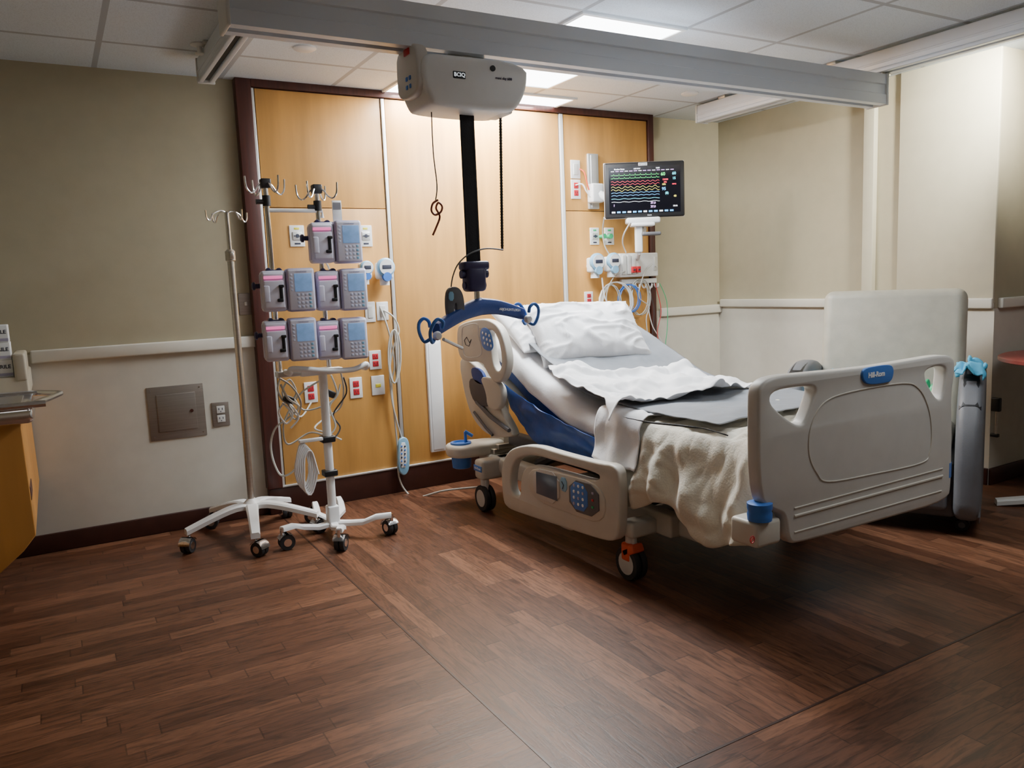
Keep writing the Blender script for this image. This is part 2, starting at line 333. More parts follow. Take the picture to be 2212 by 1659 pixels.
for i in range(len(sec)): b.faces.new((V0[i],V0[(i+1)%len(sec)],V1[(i+1)%len(sec)],V1[i]))
bmesh.ops.recalc_face_normals(b,faces=b.faces); obj('rail',b,'track',t,sharp=20)
for x in (bx0,bx1-.014):
    bm=NB(); box(bm,x,x+.014,BY-.068,BY+.068,BZ0-.006,BZ1+.004,.005); obj('end_cap',bm,'offw',t)
for x in (TXL,TXR):
    bm=NB(); box(bm,x-.035,x+.035,BY-.05,BY+.05,BZ1-.002,CZ-.127,.003); cyl(bm,(x,BY,BZ1),(x,BY,CZ-.1),.012); obj('trolley',bm,'steel',t)
# ---------------- ceiling lift motor + strap
LY=BY; LX=A(1009,252,y=LY).x
t=thing('ceiling_lift','white patient lift motor hanging from the beam with black strap','patient lift',(LX,LY,1.3))
yf=LY-.11
bm=NB(); plate(bm,[pxl([(916,112),(960,114),(1142,134),(1142,190),(1122,234),(1100,242),(945,228),(928,214),(908,155)],y=yf)],'y',LY,.22,.022,smooth=2); obj('motor_housing',bm,'white',t)
z0=A(1000,240,y=LY).z
bm=NB(); xa=A(908,160,y=yf).x
plate(bm,[[(LY-.095,z0+.03),(LY+.09,z0+.03),(LY+.1,z0+.12),(LY+.09,z0+.22),(LY-.09,z0+.22),(LY-.1,z0+.12)]],'x',xa+.018,.05,.01); obj('end_panel',bm,'bedf',t)
bm=NB(); box(bm,xa-.011,xa+.01,LY-.04,LY+.01,z0+.18,z0+.205,.003); obj('indicator',bm,'red',t)
for k in range(4):
    bm=NB(); box(bm,xa-.011,xa+.01,LY-.04+.03*(k%2),LY-.025+.03*(k%2),z0+.06+.03*(k//2),z0+.075+.03*(k//2),.002); obj('button',bm,'blue',t)
bm=NB(); q=A(992,162,y=yf); box(bm,q.x-.026,q.x+.026,yf-.003,yf+.01,q.z-.013,q.z+.013,.003); pl=obj('name_plate',bm,'black',t)
bm=NB(); textbm(bm,'BCIQ',.020,face_y(q.x,yf-.0035,q.z)); obj('lettering',bm,'ew',pl)
bm=NB(); q=A(1088,170,y=yf); textbm(bm,'maxi sky 600',.014,face_y(q.x,yf-.001,q.z),.001); obj('lettering',bm,'purple',t)
bm=NB(); q=A(1064,148,y=yf); cyl(bm,(q.x,yf-.004,q.z),(q.x,yf+.02,q.z),.011); obj('socket',bm,'black',t)
bm=NB(); box(bm,LX-.14,LX+.17,LY-.07,LY+.07,z0-.012,z0+.02,.01); obj('bottom_plate',bm,'offw',t)
ztop=A(1000,122,y=LY).z
bm=NB(); cyl(bm,(LX,LY,ztop-.03),(LX,LY,BZ0+.01),.03); box(bm,LX-.08,LX+.08,LY-.018,LY+.018,ztop-.04,BZ0+.028,.004); obj('hanger',bm,'steel',t)
sz=A(1026,565,y=LY).z
bm=NB(); box(bm,LX-.033,LX+.03,LY-.002,LY+.002,sz-.01,z0,.0008)
for s in (-.026,.023): box(bm,LX+s-.003,LX+s+.003,LY-.003,LY+.003,sz-.01,z0,.0008)
obj('lifting_strap',bm,'strap',t)
bm=NB(); pts=[A(a,b,y=LY-.05) for a,b in ((932,242),(936,330),(944,400),(941,432))]; tube(bm,sp(pts),.0025,6)
lp=[A(a,b,y=LY-.05) for a,b in ((946,432),(935,440),(932,455),(940,464),(952,458),(955,446),(947,438),(942,450),(950,468),(942,492),(935,508))]; tube(bm,sp(lp),.0042,6,mi=1); obj('pull_cord',bm,['cordd','cordr'],t)
bm=NB(); tube(bm,[A(1081,252,y=LY+.02),A(1083,400,y=LY+.02),A(1085,540,y=LY+.02)],.0055,8)
for k in range(46):
    p=A(1081+4*k/46,256+282*k/46,y=LY+.02); tube(bm,[p,p+Vector((0,0,.004))],.0072,8)
obj('coiled_cable',bm,'black',t)
bm=NB(); tube(bm,sp([A(a,b,y=LY-.03) for a,b in ((1087,540),(1050,537),(1015,548),(990,570),(978,598),(974,625))]),.003,6); obj('handset_cable',bm,'dgrey',t)
cx_,cz_=A(1024,600,y=LY).x,A(1024,600,y=LY).z
bm=NB(); box(bm,cx_-.055,cx_+.06,LY-.03,LY+.03,cz_+.03,cz_+.065,.01); box(bm,cx_-.042,cx_+.042,LY-.033,LY+.033,cz_-.055,cz_+.045,.015); cyl(bm,(cx_-.058,LY,cz_+.015),(cx_+.06,LY,cz_+.015),.017); cyl(bm,(cx_-.048,LY,cz_-.03),(cx_+.048,LY,cz_-.03),.015); obj('strap_clip',bm,'purple',t)
bm=NB(); cyl(bm,(cx_+.01,LY,cz_-.12),(cx_+.01,LY,cz_-.05),.012); obj('swivel_pin',bm,'chrome',t)
c=A(1035,662,y=LY); L_=A(942,712,y=LY-.09); R_=A(1128,678,y=LY+.05)
for nm,e in (('spreader_arm',L_),('spreader_arm',R_)):
    bm=NB(); pts=sp([c,c.lerp(e,.45)+Vector((0,0,.01)),e],6); t2=NB(); rings=[]
    d=(e-c).normalized(); nn=d.cross(Vector((0,0,1))).normalized()
    for i,p in enumerate(pts):
        f=i/(len(pts)-1); hh=.036-.012*f; ww=.028-.008*f
        rings.append([t2.verts.new(p+nn*ww*math.cos(a)*abs(math.cos(a))**-.4 +Vector((0,0,1))*hh*math.sin(a)*abs(math.sin(a)+1e-9)**-.4) for a in [2*PI*(k+.5)/12 for k in range(12)]])
    for a,b in zip(rings,rings[1:]):
        for k in range(12): t2.faces.new((a[k],a[(k+1)%12],b[(k+1)%12],b[k]))
    t2.faces.new(rings[0][::-1]); t2.faces.new(rings[-1]); bmesh.ops.recalc_face_normals(t2,faces=t2.faces); merge(bm,t2); o=obj(nm,bm,'navy',t)
    if e is R_:
        m_=c.lerp(e,.62); ang=math.atan2((e-c).y,(e-c).x); bm=NB(); textbm(bm,'ARJOHUNTLEIGH',.015,Matrix.Translation(m_+Vector((0,-.031,.006)))@Matrix.Rotation(ang,4,'Z')@Matrix.Rotation(PI/2,4,'X')@Matrix.Rotation(-.1,4,'Z'),.001); obj('lettering',bm,'winkk',o)
for e,off in ((L_,1),(R_,-1)):
    for dy in (-.05,.05):
        bm=NB(); base=e+Vector((0,dy*.3,0)); pts=[base+Vector((-.012*off,0,-.03)),base+Vector((-.035*off,dy*.4,-.045)),base+Vector((-.048*off,dy*.7,-.01)),base+Vector((-.04*off,dy,.025)),base+Vector((-.02*off,dy,.042)),base+Vector((0,dy,.03)),base+Vector((0,dy*.8,.008))]
        tube(bm,sp(pts),.007,8); obj('sling_hook',bm,'blue',t)
    bm=NB(); lathe(bm,[(0,-.012),(.016,-.01),(.018,0),(.012,.012),(0,.014)],Matrix.Translation(e+Vector((-.01*off,-.032,-.022)))@Matrix.Rotation(PI/2,4,'X')); obj('end_button',bm,'white',t)
p=A(982,660,y=LY-.05)
hs=thing('lift_handset','grey and blue hand control hooked over the spreader bar','hand control',(p.x,p.y,p.z))
bm=NB(); plate(bm,[pxl([(966,622),(985,618),(998,633),(1002,668),(998,694),(984,692),(984,655),(979,655),(978,697),(966,692),(962,650)],y=p.y)],'y',p.y,.025,.003); obj('body',bm,'dgrey',hs)
bm=NB(); plate(bm,[pxl([(969,630),(980,630),(980,650),(969,650)],y=p.y-.013)],'y',p.y-.014,.003,.001,smooth=1); obj('button',bm,'cyanp',hs)
bm=NB(); tube(bm,[A(958,733,y=LY-.1),A(998,752,y=LY-.02)],.007,8); obj('guide_rod',bm,'white',t)
# ---------------- caster template pieces
def caster_bm(r=.04,cap=True):
    bm=NB(); prof=[(r*.55,-.011),(r*.95,-.011),(r,-.006),(r,.006),(r*.95,.011),(r*.55,.011)]
    for s in (-1,1):
        lathe(bm,prof,Matrix.Translation((0.02,s*.014,r))@Matrix.Rotation(PI/2,4,'X'),20,0)
        lathe(bm,[(0,-.013),(r*.5,-.013),(r*.55,-.006),(r*.55,.006),(r*.5,.013),(0,.013)],Matrix.Translation((0.02,s*.014,r))@Matrix.Rotation(PI/2,4,'X'),14,1)
    t=NB(); ps=[]
    for k in range(9):
        a=PI*.05+PI*.8*k/8; ps.append(Vector((.02-(r*1.12)*math.cos(a)*-1,0,r+r*1.12*math.sin(a))))
    va=[[t.verts.new(p+Vector((0,s,0))) for p in ps] for s in (-.03,-.012,.012,.03)]
    for a,b in zip(va,va[1:]):
        for k in range(8): t.faces.new((a[k],a[k+1],b[k+1],b[k]))
    bmesh.ops.solidify(t,geom=list(t.faces),thickness=.003); merge(bm,t,None,1)
    cyl(bm,(0,0,r*1.9),(0,0,r*2.1+.03),.009,12,1); return bm
# ---------------- IV pole
def legbar(bm,pts,w0,w1,h,mi=0):
    pts=[Vector(p) for p in pts]; t=NB(); rings=[]; n=len(pts)
    for i,p in enumerate(pts):
        d=(pts[min(i+1,n-1)]-pts[max(i-1,0)]); d.z=0; d.normalize(); s=Vector((-d.y,d.x,0)); w=w0+(w1-w0)*i/(n-1)
        rings.append([t.verts.new(p+s*a*w+Vector((0,0,b*h))) for a,b in ((-.5,-.5),(.5,-.5),(.5,.2),(.35,.5),(-.35,.5),(-.5,.2))])
    for a,b in zip(rings,rings[1:]):
        for k in range(6): t.faces.new((a[k],a[(k+1)%6],b[(k+1)%6],b[k]))
    t.faces.new(rings[0][::-1]); t.faces.new(rings[-1]); bmesh.ops.recalc_face_normals(t,faces=t.faces); merge(bm,t,None,mi)
ivx,ivy=.818,4.24
iv=thing('drip_stand','empty steel drip stand on a white five-legged base','drip stand',(ivx,ivy,0))
for k in range(5):
    a=math.radians(188+72*k); d=Vector((math.cos(a),math.sin(a),0)); c0=Vector((ivx,ivy,0)); R5=.33
    bm=NB(); legbar(bm,sp([c0+d*.01+Vector((0,0,.17)),c0+d*.09+Vector((0,0,.175)),c0+d*.2+Vector((0,0,.15)),c0+d*(R5+.015)+Vector((0,0,.105))],3),.07,.045,.03)
    lg=obj('leg',bm,'white',iv)
    bm=caster_bm(.038); bm.transform(Matrix.Translation(c0+d*R5)@Matrix.Rotation(a+.8,4,'Z')); obj('caster',bm,['rub','chrome'],lg)
zj=A(490,552,y=ivy).z; zt=A(483,462,y=ivy).z
bm=NB(); cyl(bm,(ivx,ivy,.15),(ivx,ivy,zj),.0175); obj('lower_pole',bm,'steel',iv)
bm=NB(); lathe(bm,[(.03,.15),(.045,.16),(.045,.185),(.03,.2),(.02,.21)],Matrix.Translation((ivx,ivy,0))); obj('hub',bm,'white',iv)
bm=NB(); cyl(bm,(ivx,ivy,zj),(ivx,ivy,zt+.01),.0115); obj('upper_pole',bm,'chrome',iv)
bm=NB(); lathe(bm,[(.019,-.03),(.025,-.025),(.025,.02),(.015,.03)],Matrix.Translation((ivx,ivy,zj))); box(bm,ivx-.01,ivx+.01,ivy-.045,ivy-.015,zj-.02,zj+.01,.004); obj('height_collar',bm,'steel',iv)
for k in range(4):
    a=math.radians(25+90*k); d=Vector((math.cos(a),math.sin(a),0)); q=Vector((ivx,ivy,zt))
    bm=NB(); tube(bm,sp([q,q+d*.03+Vector((0,0,.015)),q+d*.075+Vector((0,0,-.0)),q+d*.10+Vector((0,0,-.035)),q+d*.118+Vector((0,0,-.025)),q+d*.122+Vector((0,0,.012))]),.0038,8); obj('hook',bm,'chrome',iv)
# ---------------- pump stand
PY=3.97; PXc=A(708,960,y=PY).x
ps=thing('pump_stand','white wheeled stand with double pole carrying the infusion pumps','equipment stand',(PXc,PY,0))
bm=NB(); zh=A(700,800,y=PY).z
cyl(bm,(PXc,PY,.05),(PXc,PY,zh),.022); box(bm,PXc-.03,PXc+.03,PY-.03,PY+.03,.05,.17,.008); obj('column',bm,'white',ps)
ends=[A(612,1188,z=.0),A(735,1192,z=0),A(848,1155,z=0),A(683,1128,z=0),A(734,1116,z=0)]
for i,e in enumerate(ends):
    c0=Vector((PXc,PY,.075)); e=Vector((e.x,e.y,.1)); side=Vector((-(e-c0).y,(e-c0).x,0)).normalized()*(.03 if i%2 else -.03)
    bm=NB(); legbar(bm,[c0,c0.lerp(e,.3)-Vector((0,0,.01)),c0.lerp(e,.55)+side-Vector((0,0,.005)),c0.lerp(e,.75)+side*.6+Vector((0,0,.012)),e+Vector((0,0,.008))],.045,.034,.024); lg=obj('leg',bm,'white',ps)
    bm=caster_bm(.04); bm.transform(Matrix.Translation((e.x,e.y,0))@Matrix.Rotation(.9*i,4,'Z')); obj('caster',bm,['rub','chrome'],lg)
bm=NB(); hl=[A(a,b,y=PY-.1) for a,b in ((626,806),(628,797),(660,797),(710,800),(760,797),(788,786),(790,794))]
hl=[h+Vector((0,-.03*math.sin(PI*i/6),0)) for i,h in enumerate(hl)]; pts=[Vector((hl[0].x,PY-.02,hl[0].z))]+hl+[Vector((hl[-1].x,PY-.02,hl[-1].z))]
tube(bm,sp(pts),.014,10); box(bm,PXc-.12,PXc+.1,PY-.035,PY+.02,zh-.02,zh+.012,.008); tube(bm,[(PXc,PY,zh),(PXc,PY-.12,zh)],.012,8); obj('push_handle',bm,'white',ps)
PT=[(A(592,640,y=PY).x,A(584,400,y=PY).z),(A(700,640,y=PY).x,A(686,412,y=PY).z)]
for x,z in PT:
    bm=NB(); cyl(bm,(x,PY,zh-.01),(x,PY,z),.0125,14); obj('upper_pole',bm,'chrome',ps)
bm=NB(); box(bm,PT[0][0]-.02,PT[1][0]+.02,PY-.03,PY+.03,zh-.015,zh+.015,.006); obj('pole_bracket',bm,'alum',ps)
zc=A(640,455,y=PY).z; bm=NB(); tube(bm,[(PT[0][0],PY,zc-.04),(PT[0][0],PY,zc),(PT[1][0]+.02,PY,zc),(PT[1][0]+.02,PY,zc-.035)],.010,8); obj('crossbar',bm,'white',ps)
for x,z in PT:
    bm=NB(); box(bm,x-.024,x+.024,PY-.024,PY+.024,z-.015,z+.03,.007); h=obj('hook_hub',bm,'black',ps)
    bm=NB(); cyl(bm,(x,PY,z-.1),(x,PY,z-.05),.02); cyl(bm,(x-.05,PY,z-.08),(x,PY,z-.08),.012); obj('height_collar',bm,'black',ps)
    for k in range(4):
        a=math.radians(20+90*k if x<1.1 else 50+90*k); d=Vector((math.cos(a),math.sin(a),0)); q=Vector((x,PY,z+.005))
        bm=NB(); tube(bm,sp([q,q+d*.03,q+d*.06+Vector((0,0,-.035)),q+d*.085+Vector((0,0,-.045)),q+d*.105+Vector((0,0,-.02)),q+d*.11+Vector((0,0,.03))]),.0045,8); obj('hook',bm,'chrome',h)
for py in (948,1022):
    q=A(706,py,y=PY); bm=NB(); box(bm,PXc-.035,PXc+.035,PY-.033,PY+.033,q.z-.016,q.z+.016,.006); obj('cable_clamp',bm,'black',ps)
q=A(728,457,y=PY-.02); bm=NB(); box(bm,q.x-.024,q.x+.024,PY-.022,PY-.02+.002,q.z-.055,q.z+.055,.0008,0)
box(bm,q.x-.02,q.x+.02,PY-.024,PY-.0215,q.z+.01,q.z+.045,0,1); box(bm,q.x-.02,PT[1][0],PY-.022,PY+.002,q.z-.06,q.z-.05,0,0)
obj('instruction_card',bm,['alum','dgrey'],ps)
# ---------------- infusion pump prototype (faces -Y, origin at centre)
pump=thing('infusion_pump','','pump')
bm=NB(); box(bm,-.125,-.012,-.065,.06,-.095,.1,.014); box(bm,-.118,-.022,-.078,-.06,-.08,.055,.01); box(bm,-.12,-.02,-.074,-.055,.06,.09,.01); box(bm,-.118,-.09,-.082,-.07,-.05,.03,.006); obj('channel_module',bm,'lilacl',pump)
bm=NB(); box(bm,-.127,-.123,-.05,.05,-.08,.085,.002); obj('side_panel',bm,'lilac',pump)
bm=NB(); box(bm,-.114,-.028,-.078,-.07,.060,.074,.002); obj('alarm_bar',bm,'pink',pump)
bm=NB(); box(bm,-.046,-.030,-.082,-.074,-.04,.03,.004); box(bm,-.058,-.03,-.084,-.076,-.05,-.034,.004); box(bm,-.048,-.024,-.09,-.076,.018,.032,.004); obj('door_latch',bm,'black',pump)
bm=NB(); plate(bm,[[(-.1,.095),(-.02,.095),(-.03,.112),(-.045,.112),(-.05,.104),(-.075,.104),(-.08,.114),(-.095,.114)]],'y',-.02,.06,.002,smooth=1); obj('top_latch',bm,'purple',pump)
bm=NB(); box(bm,-.01,.122,-.075,.05,-.1,.108,.014); obj('control_module',bm,'lilac',pump)
bm=NB(); box(bm,-.002,.116,-.081,-.07,-.092,.1,.008); cb=obj('front_bezel',bm,'lilacl',pump)
bm=NB(); box(bm,.026,.108,-.0835,-.079,-.004,.082,.003); obj('screen',bm,'lcd',pump)
bm=NB()
for r in range(4):
    for c_ in range(4): box(bm,.034+.0185*c_,.046+.0185*c_,-.0825,-.079,-.082+.019*r,-.070+.019*r,.003,mi=1 if (c_==3) else 0)
obj('keypad',bm,['key','cyanp'],pump)
bm=NB()
for r in range(5): box(bm,.006,.017,-.0825,-.079,.0+.018*r,.010+.018*r,.003,mi=0)
obj('side_keys',bm,'key',pump)
bm=NB(); textbm(bm,'CareFusion',.011,face_y(.06,-.0815,.091),.0006); obj('lettering',bm,'lilac',pump)
bm=NB(); cyl(bm,(-.03,.05,0),(-.03,.09,0),.02); box(bm,-.055,0,.045,.07,-.03,.03,.006); obj('pole_clamp',bm,'black',pump)
bm=NB(); cyl(bm,(-.165,.03,.03),(-.12,.03,.03),.012); lathe(bm,[(.012,0),(.02,.005),(.02,.016),(.012,.02)],Matrix.Translation((-.165,.03,.03))@Matrix.Rotation(PI/2,4,'Y')) 
kn=obj('clamp_knob',bm,'purple',pump)
locs=[((724,526),'infusion pump alone at the top of the stand'),((622,629),'middle-row infusion pump on the left pole, nearest the drip stand'),((736,628),'middle-row infusion pump on the right pole, just under the top pump'),((627,735),'bottom-row infusion pump on the left pole of the stand'),((737,733),'bottom-row infusion pump on the right pole, above the red outlets')]
for i,((px,py),lb) in enumerate(locs):
    q=A(px,py,y=PY-.085); mx=Matrix.Translation(q)@Matrix.Rotation(-.16,4,'Z')
    if i==0: first=(mx,lb)
    else: dup(pump,mx,lb,'infusion pumps on the wheeled stand')
pump.matrix_world=first[0]; tag(pump,first[1],'pump','infusion pumps on the wheeled stand')
# ---------------- wall devices
def wr(px0,py0,px1,py1,y):
    mx_,my_=(px0+px1)/2,(py0+py1)/2
    return A(px0,my_,y=y).x,A(px1,my_,y=y).x,A(mx_,py1,y=y).z,A(mx_,py0,y=y).z
def outlet(b,yw,kind,label,group=None,name='wall_outlet',cat='outlet',pm='white'):
    x0,x1,z0,z1=wr(*b,yw); xm,zm=(x0+x1)/2,(z0+z1)/2; w,h=x1-x0,z1-z0
    t=thing(name,label,cat,(xm,yw,z0),group)
    bm=NB(); box(bm,x0,x1,yw-.008,yw+.001,z0,z1,.003); obj('cover_plate',bm,pm,t)
    if kind in('red','steel','white'):
        for s in (-1,1):
            zc_=zm+s*h*.19; bm=NB(); box(bm,xm-w*.24,xm+w*.24,yw-.012,yw-.006,zc_-h*.15,zc_+h*.15,.006,0)
            for dx in (-1,1): box(bm,xm+dx*w*.1-.002,xm+dx*w*.1+.002,yw-.0125,yw-.011,zc_-.002,zc_+h*.07,0,1)
            cyl(bm,(xm,yw-.0125,zc_-h*.08),(xm,yw-.01,zc_-h*.08),.003,8,1); obj('receptacle',bm,[{'red':'red','steel':'offw','white':'white'}[kind],'ink'],t)
    elif kind=='switch':
        bm=NB(); box(bm,xm-w*.09,xm+w*.09,yw-.02,yw-.006,zm-h*.08,zm+h*.1,.003); obj('toggle',bm,'offw',t)
    elif kind=='data':
        bm=NB(); box(bm,xm-w*.2,xm+w*.2,yw-.012,yw-.006,zm-h*.1,zm+h*.08,.002); obj('jack',bm,'yellow',t)
    elif kind=='gas':
        bm=NB(); box(bm,xm-w*.33,xm+w*.33,yw-.014,yw-.006,zm-h*.2,zm+h*.2,.004); obj('outlet_body',bm,'alum',t)
        bm=NB(); cyl(bm,(xm,yw-.018,zm),(xm,yw-.01,zm),w*.13); cyl(bm,(xm-w*.2,yw-.017,zm+h*.0),(xm-w*.2,yw-.012,zm),.004); cyl(bm,(xm+w*.2,yw-.017,zm),(xm+w*.2,yw-.012,zm),.004); obj('socket',bm,'ink',t)
        bm=NB(); box(bm,xm-w*.18,xm+w*.18,yw-.0095,yw-.007,z1-h*.2,z1-h*.1,.001); obj('label_strip',bm,'green' if 'green' in label else 'yellow',t)
        bm=NB(); box(bm,xm-w*.2,xm+w*.2,yw-.0095,yw-.007,z0+h*.1,z0+h*.18,.001); obj('caption_strip',bm,'ink',t)
    elif kind=='blank':
        bm=NB(); box(bm,xm-w*.25,xm+w*.25,yw-.013,yw-.006,zm-h*.3,zm+h*.3,.003); obj('insert',bm,'offw',t)
    return t
outlet((458,868,495,920),D,'steel','steel duplex outlet on the cream wall beside the access panel',pm='panelst')
outlet((515,633,545,680),D,'switch','steel light switch on the tan wall beside the wood panelling',name='light_switch',cat='switch',pm='panelst')
G='red outlets on the wood panelling'
outlet((797,757,823,798),HF,'red','red outlet with cord area, highest of the left three red outlets',G)
outlet((755,815,782,860),HF,'red','red outlet between the yellow data jack and the stand pole',G)
outlet((657,825,685,870),HF,'red','leftmost red outlet, behind the pump stand cables',G)
outlet((802,811,830,853),HF,'data','white wall plate with a single yellow data jack',name='data_outlet')
outlet((1262,630,1280,658),HF,'red','small red outlet low on the right panel above the pillow',G)
outlet((1233,388,1253,430),HF,'red','red outlet beside the monitor mounting channel',G)
outlet((1232,346,1252,386),HF,'blank','white cable plate at the top of the right panel',name='cable_plate',cat='wall plate')
outlet((625,487,657,533),HF,'gas','gas outlet with yellow strip left of the top infusion pump','gas outlets',name='gas_outlet',cat='gas outlet')
outlet((775,487,803,533),HF,'gas','gas outlet right behind the top infusion pump','gas outlets',name='gas_outlet',cat='gas outlet')
outlet((1274,492,1293,529),HF,'gas','green labelled gas outlet left below the monitor','gas outlets',name='gas_outlet',cat='gas outlet')
outlet((1305,492,1325,529),HF,'gas','gas outlet with green adapter directly below the monitor corner','gas outlets',name='gas_outlet',cat='gas outlet')
outlet((788,652,810,696),HF,'blank','small white wall box above the hanging call cord',name='nurse_call_station',cat='call station')
outlet((813,652,838,692),HF,'blank','white socket plate that the hanging call cord plugs into',name='call_socket',cat='call socket')
outlet((1364,706,1378,742),HF,'blank','narrow white plate beside the hanging cables under the monitor',name='wall_plate',cat='wall plate')
for px,lb in ((1298,'first green hose adapter in the gas outlets under the monitor'),(1312,'second green hose adapter, right one under the monitor')):
    q=A(px,511,y=HF-.02); bm=NB(); cyl(bm,(q.x,HF-.012,q.z),(q.x,HF-.05,q.z),.012); cyl(bm,(q.x,HF-.05,q.z),(q.x,HF-.065,q.z),.018); tag(obj('hose_adapter',bm,'green'),lb,'adapter')
def regulator(b,label):
    x0,x1,z0,z1=wr(*b,HF-.05); xm=(x0+x1)/2; h=z1-z0; w=x1-x0; y=HF
    t=thing('suction_regulator',label,'regulator',(xm,HF,z0),'regulators plugged into the headwall')
    bm=NB(); cyl(bm,(xm,HF,z0+h*.55),(xm,HF-.05,z0+h*.55),w*.18); box(bm,xm-w*.45,xm+w*.45,HF-.1,HF-.04,z0+h*.28,z1-h*.12,.014); obj('body',bm,'white',t)
    bm=NB(); lathe(bm,[(w*.5,0),(w*.5,.02),(w*.42,.028),(0,.03)],Matrix.Translation((xm,HF-.09,z1-h*.3))@Matrix.Rotation(PI/2,4,'X')); obj('gauge',bm,'cyanp',t)
    bm=NB(); lathe(bm,[(w*.4,0),(w*.4,.004),(0,.005)],Matrix.Translation((xm,HF-.118,z1-h*.3))@Matrix.Rotation(PI/2,4,'X')); box(bm,xm-w*.25,xm+w*.25,HF-.126,HF-.12,z1-h*.36,z1-h*.22,.002,1); obj('dial',bm,['white','ink'],t)
    bm=NB(); cyl(bm,(xm,HF-.07,z0+h*.06),(xm,HF-.07,z0+h*.3),w*.26); obj('bottle_adapter',bm,'white',t)
    bm=NB(); cyl(bm,(xm,HF-.1,z0+h*.36),(xm,HF-.125,z0+h*.36),w*.24); obj('knob',bm,'blue' if x0<2.5 else 'cyanp',t)
regulator((808,560,846,620),'suction regulator with blue dial on the left wood panel, fully visible'); regulator((772,562,800,618),'suction regulator half hidden behind the pumps')
regulator((1266,550,1296,604),'suction regulator left of the cable rail below the monitor'); regulator((1302,548,1330,602),'suction regulator next to the white module rail, second from left')
x0,x1,z0,z1=wr(320,832,443,947,D); t=thing('access_panel','square brushed steel access panel set low in the cream wall','access panel',((x0+x1)/2,D,z0))
bm=NB(); box(bm,x0,x1,D-.006,D+.001,z0,z1,.002); obj('frame',bm,'panelst',t)
bm=NB(); box(bm,x0+.045,x1-.045,D-.010,D-.004,z0+.045,z1-.045,.002); d_=obj('panel_door',bm,'panelst',t)
bm=NB(); cyl(bm,(x1-.07,D-.014,(z0+z1)/2),(x1-.07,D-.008,(z0+z1)/2),.009); obj('lock',bm,'mahog',d_)
for a in (x0+.02,x1-.02):
    for b_ in (z0+.02,z1-.02):
        bm=NB(); cyl(bm,(a,D-.008,b_),(a,D-.005,b_),.004,8); obj('screw',bm,'chrome',t)
# ---------------- patient monitor and mount
t=thing('monitor_mount','white wall channel and swivel arm holding the patient monitor','monitor mount',(A(1280,400,y=HF).x,HF,1.6))
x0,x1,z0,z1=wr(1268,333,1290,452,HF); bm=NB(); box(bm,x0,x1,HF-.02,HF,z0,z1,.003); box(bm,x0+.02,x1-.02,HF-.026,HF-.018,z0+.01,z1-.01,.002); obj('wall_channel',bm,'alum',t)
mc=A(1392,410,y=4.26); MN=Vector((-.50,-.866,0))
MX=Matrix.Translation(mc)@Matrix.Rotation(math.atan2(MN.y,MN.x)+PI/2,4,'Z')
q0=A(1282,420,y=HF-.02); bm=NB(); box(bm,q0.x-.05,q0.x+.05,HF-.08,HF-.01,q0.z-.06,q0.z+.07,.012); back=MX@Vector((-.05,.07,-.1))
tube(bm,sp([Vector((q0.x+.02,HF-.06,q0.z)),Vector((q0.x+.08,HF-.12,q0.z-.05)),back]),.028,12); tube(bm,[back,MX@Vector((-.02,.05,-.26)),MX@Vector((0,.03,-.27))],.024,10); obj('arm',bm,'white',t)
mon=thing('patient_monitor','wide black patient monitor showing coloured heart traces on swivel arm','monitor',mc)
def mb(*a,**k): k['mx']=MX; return box(*a,**k)
W2,H2=.272,.185
bm=NB(); mb(bm,-W2,W2,-.012,.03,-H2,H2,.012); mb(bm,-.18,.18,.02,.075,-.13,.12,.02); obj('housing',bm,'black',mon)
bm=NB(); mb(bm,-W2-.002,W2+.002,.008,.014,-H2-.002,H2+.002,.004); obj('trim_ring',bm,'white',mon)
bm=NB(); mb(bm,-W2+.03,W2-.03,-.0135,-.011,-H2+.03,H2-.03,0); scn=obj('screen',bm,'scr',mon)
bm=NB(); xs=-W2+.045; xe=.1
rows=[('eg',.098,1),('eg',.078,1),('er',.056,0),('er',.038,0),('ey',.018,2),('ey',.0,2),('eb',-.02,3),('eb',-.038,3),('ec',-.058,4),('ew',-.078,4)]
mats=['eg','er','ey','eb','ec','ew','ep']
for c_,z,kd in rows:
    pts=[]
    for i in range(121):
        u=i/120; ph=(u*9)%1
        v={1:.012*math.exp(-((ph-.5)/.05)**2),0:.004*math.sin(u*60),2:.005*math.sin(u*50)+.003*math.sin(u*23),3:.005*abs(math.sin(u*28)),4:.002*math.sin(u*30)}[kd]
        pts.append((xs+(xe-xs)*u,z+v))
    tt=NB(); va=[tt.verts.new((a,-.0142,b)) for a,b in pts]; vb=[tt.verts.new((a,-.0142,b+.0024)) for a,b in pts]
    for i in range(120): tt.faces.new((va[i],va[i+1],vb[i+1],vb[i]))
    merge(bm,tt,MX,mats.index(c_))
for s,x,z,sz_,c_ in (('60',.125,.098,.03,'eg'),('60',.2,.1,.026,'ec'),('15',.2,.068,.022,'ec'),('120/80',.14,.062,.014,'er'),('(93)',.14,.045,.012,'er'),('18/6',.13,.03,.014,'ey'),('95',.13,.0,.028,'eb'),('(8)',.15,-.028,.02,'ec'),('40',.205,-.05,.018,'ey'),('30/12',.2,.03,.012,'er'),('37.0',.055,-.09,.02,'ep'),('37.0',.055,-.115,.02,'ep'),('?',-.21,-.1,.02,'ep'),('10:16',.205,-.115,.014,'ew'),('Monitor Setup',-.17,.14,.012,'ew'),('NBP STAT',-.05,.14,.01,'ew'),('12:54',.09,.14,.012,'ew')):
    textbm(bm,s,sz_,MX@Matrix.Translation((x,-.0142,z))@Matrix.Rotation(PI/2,4,'X'),.0001,mats.index(c_),.0006)
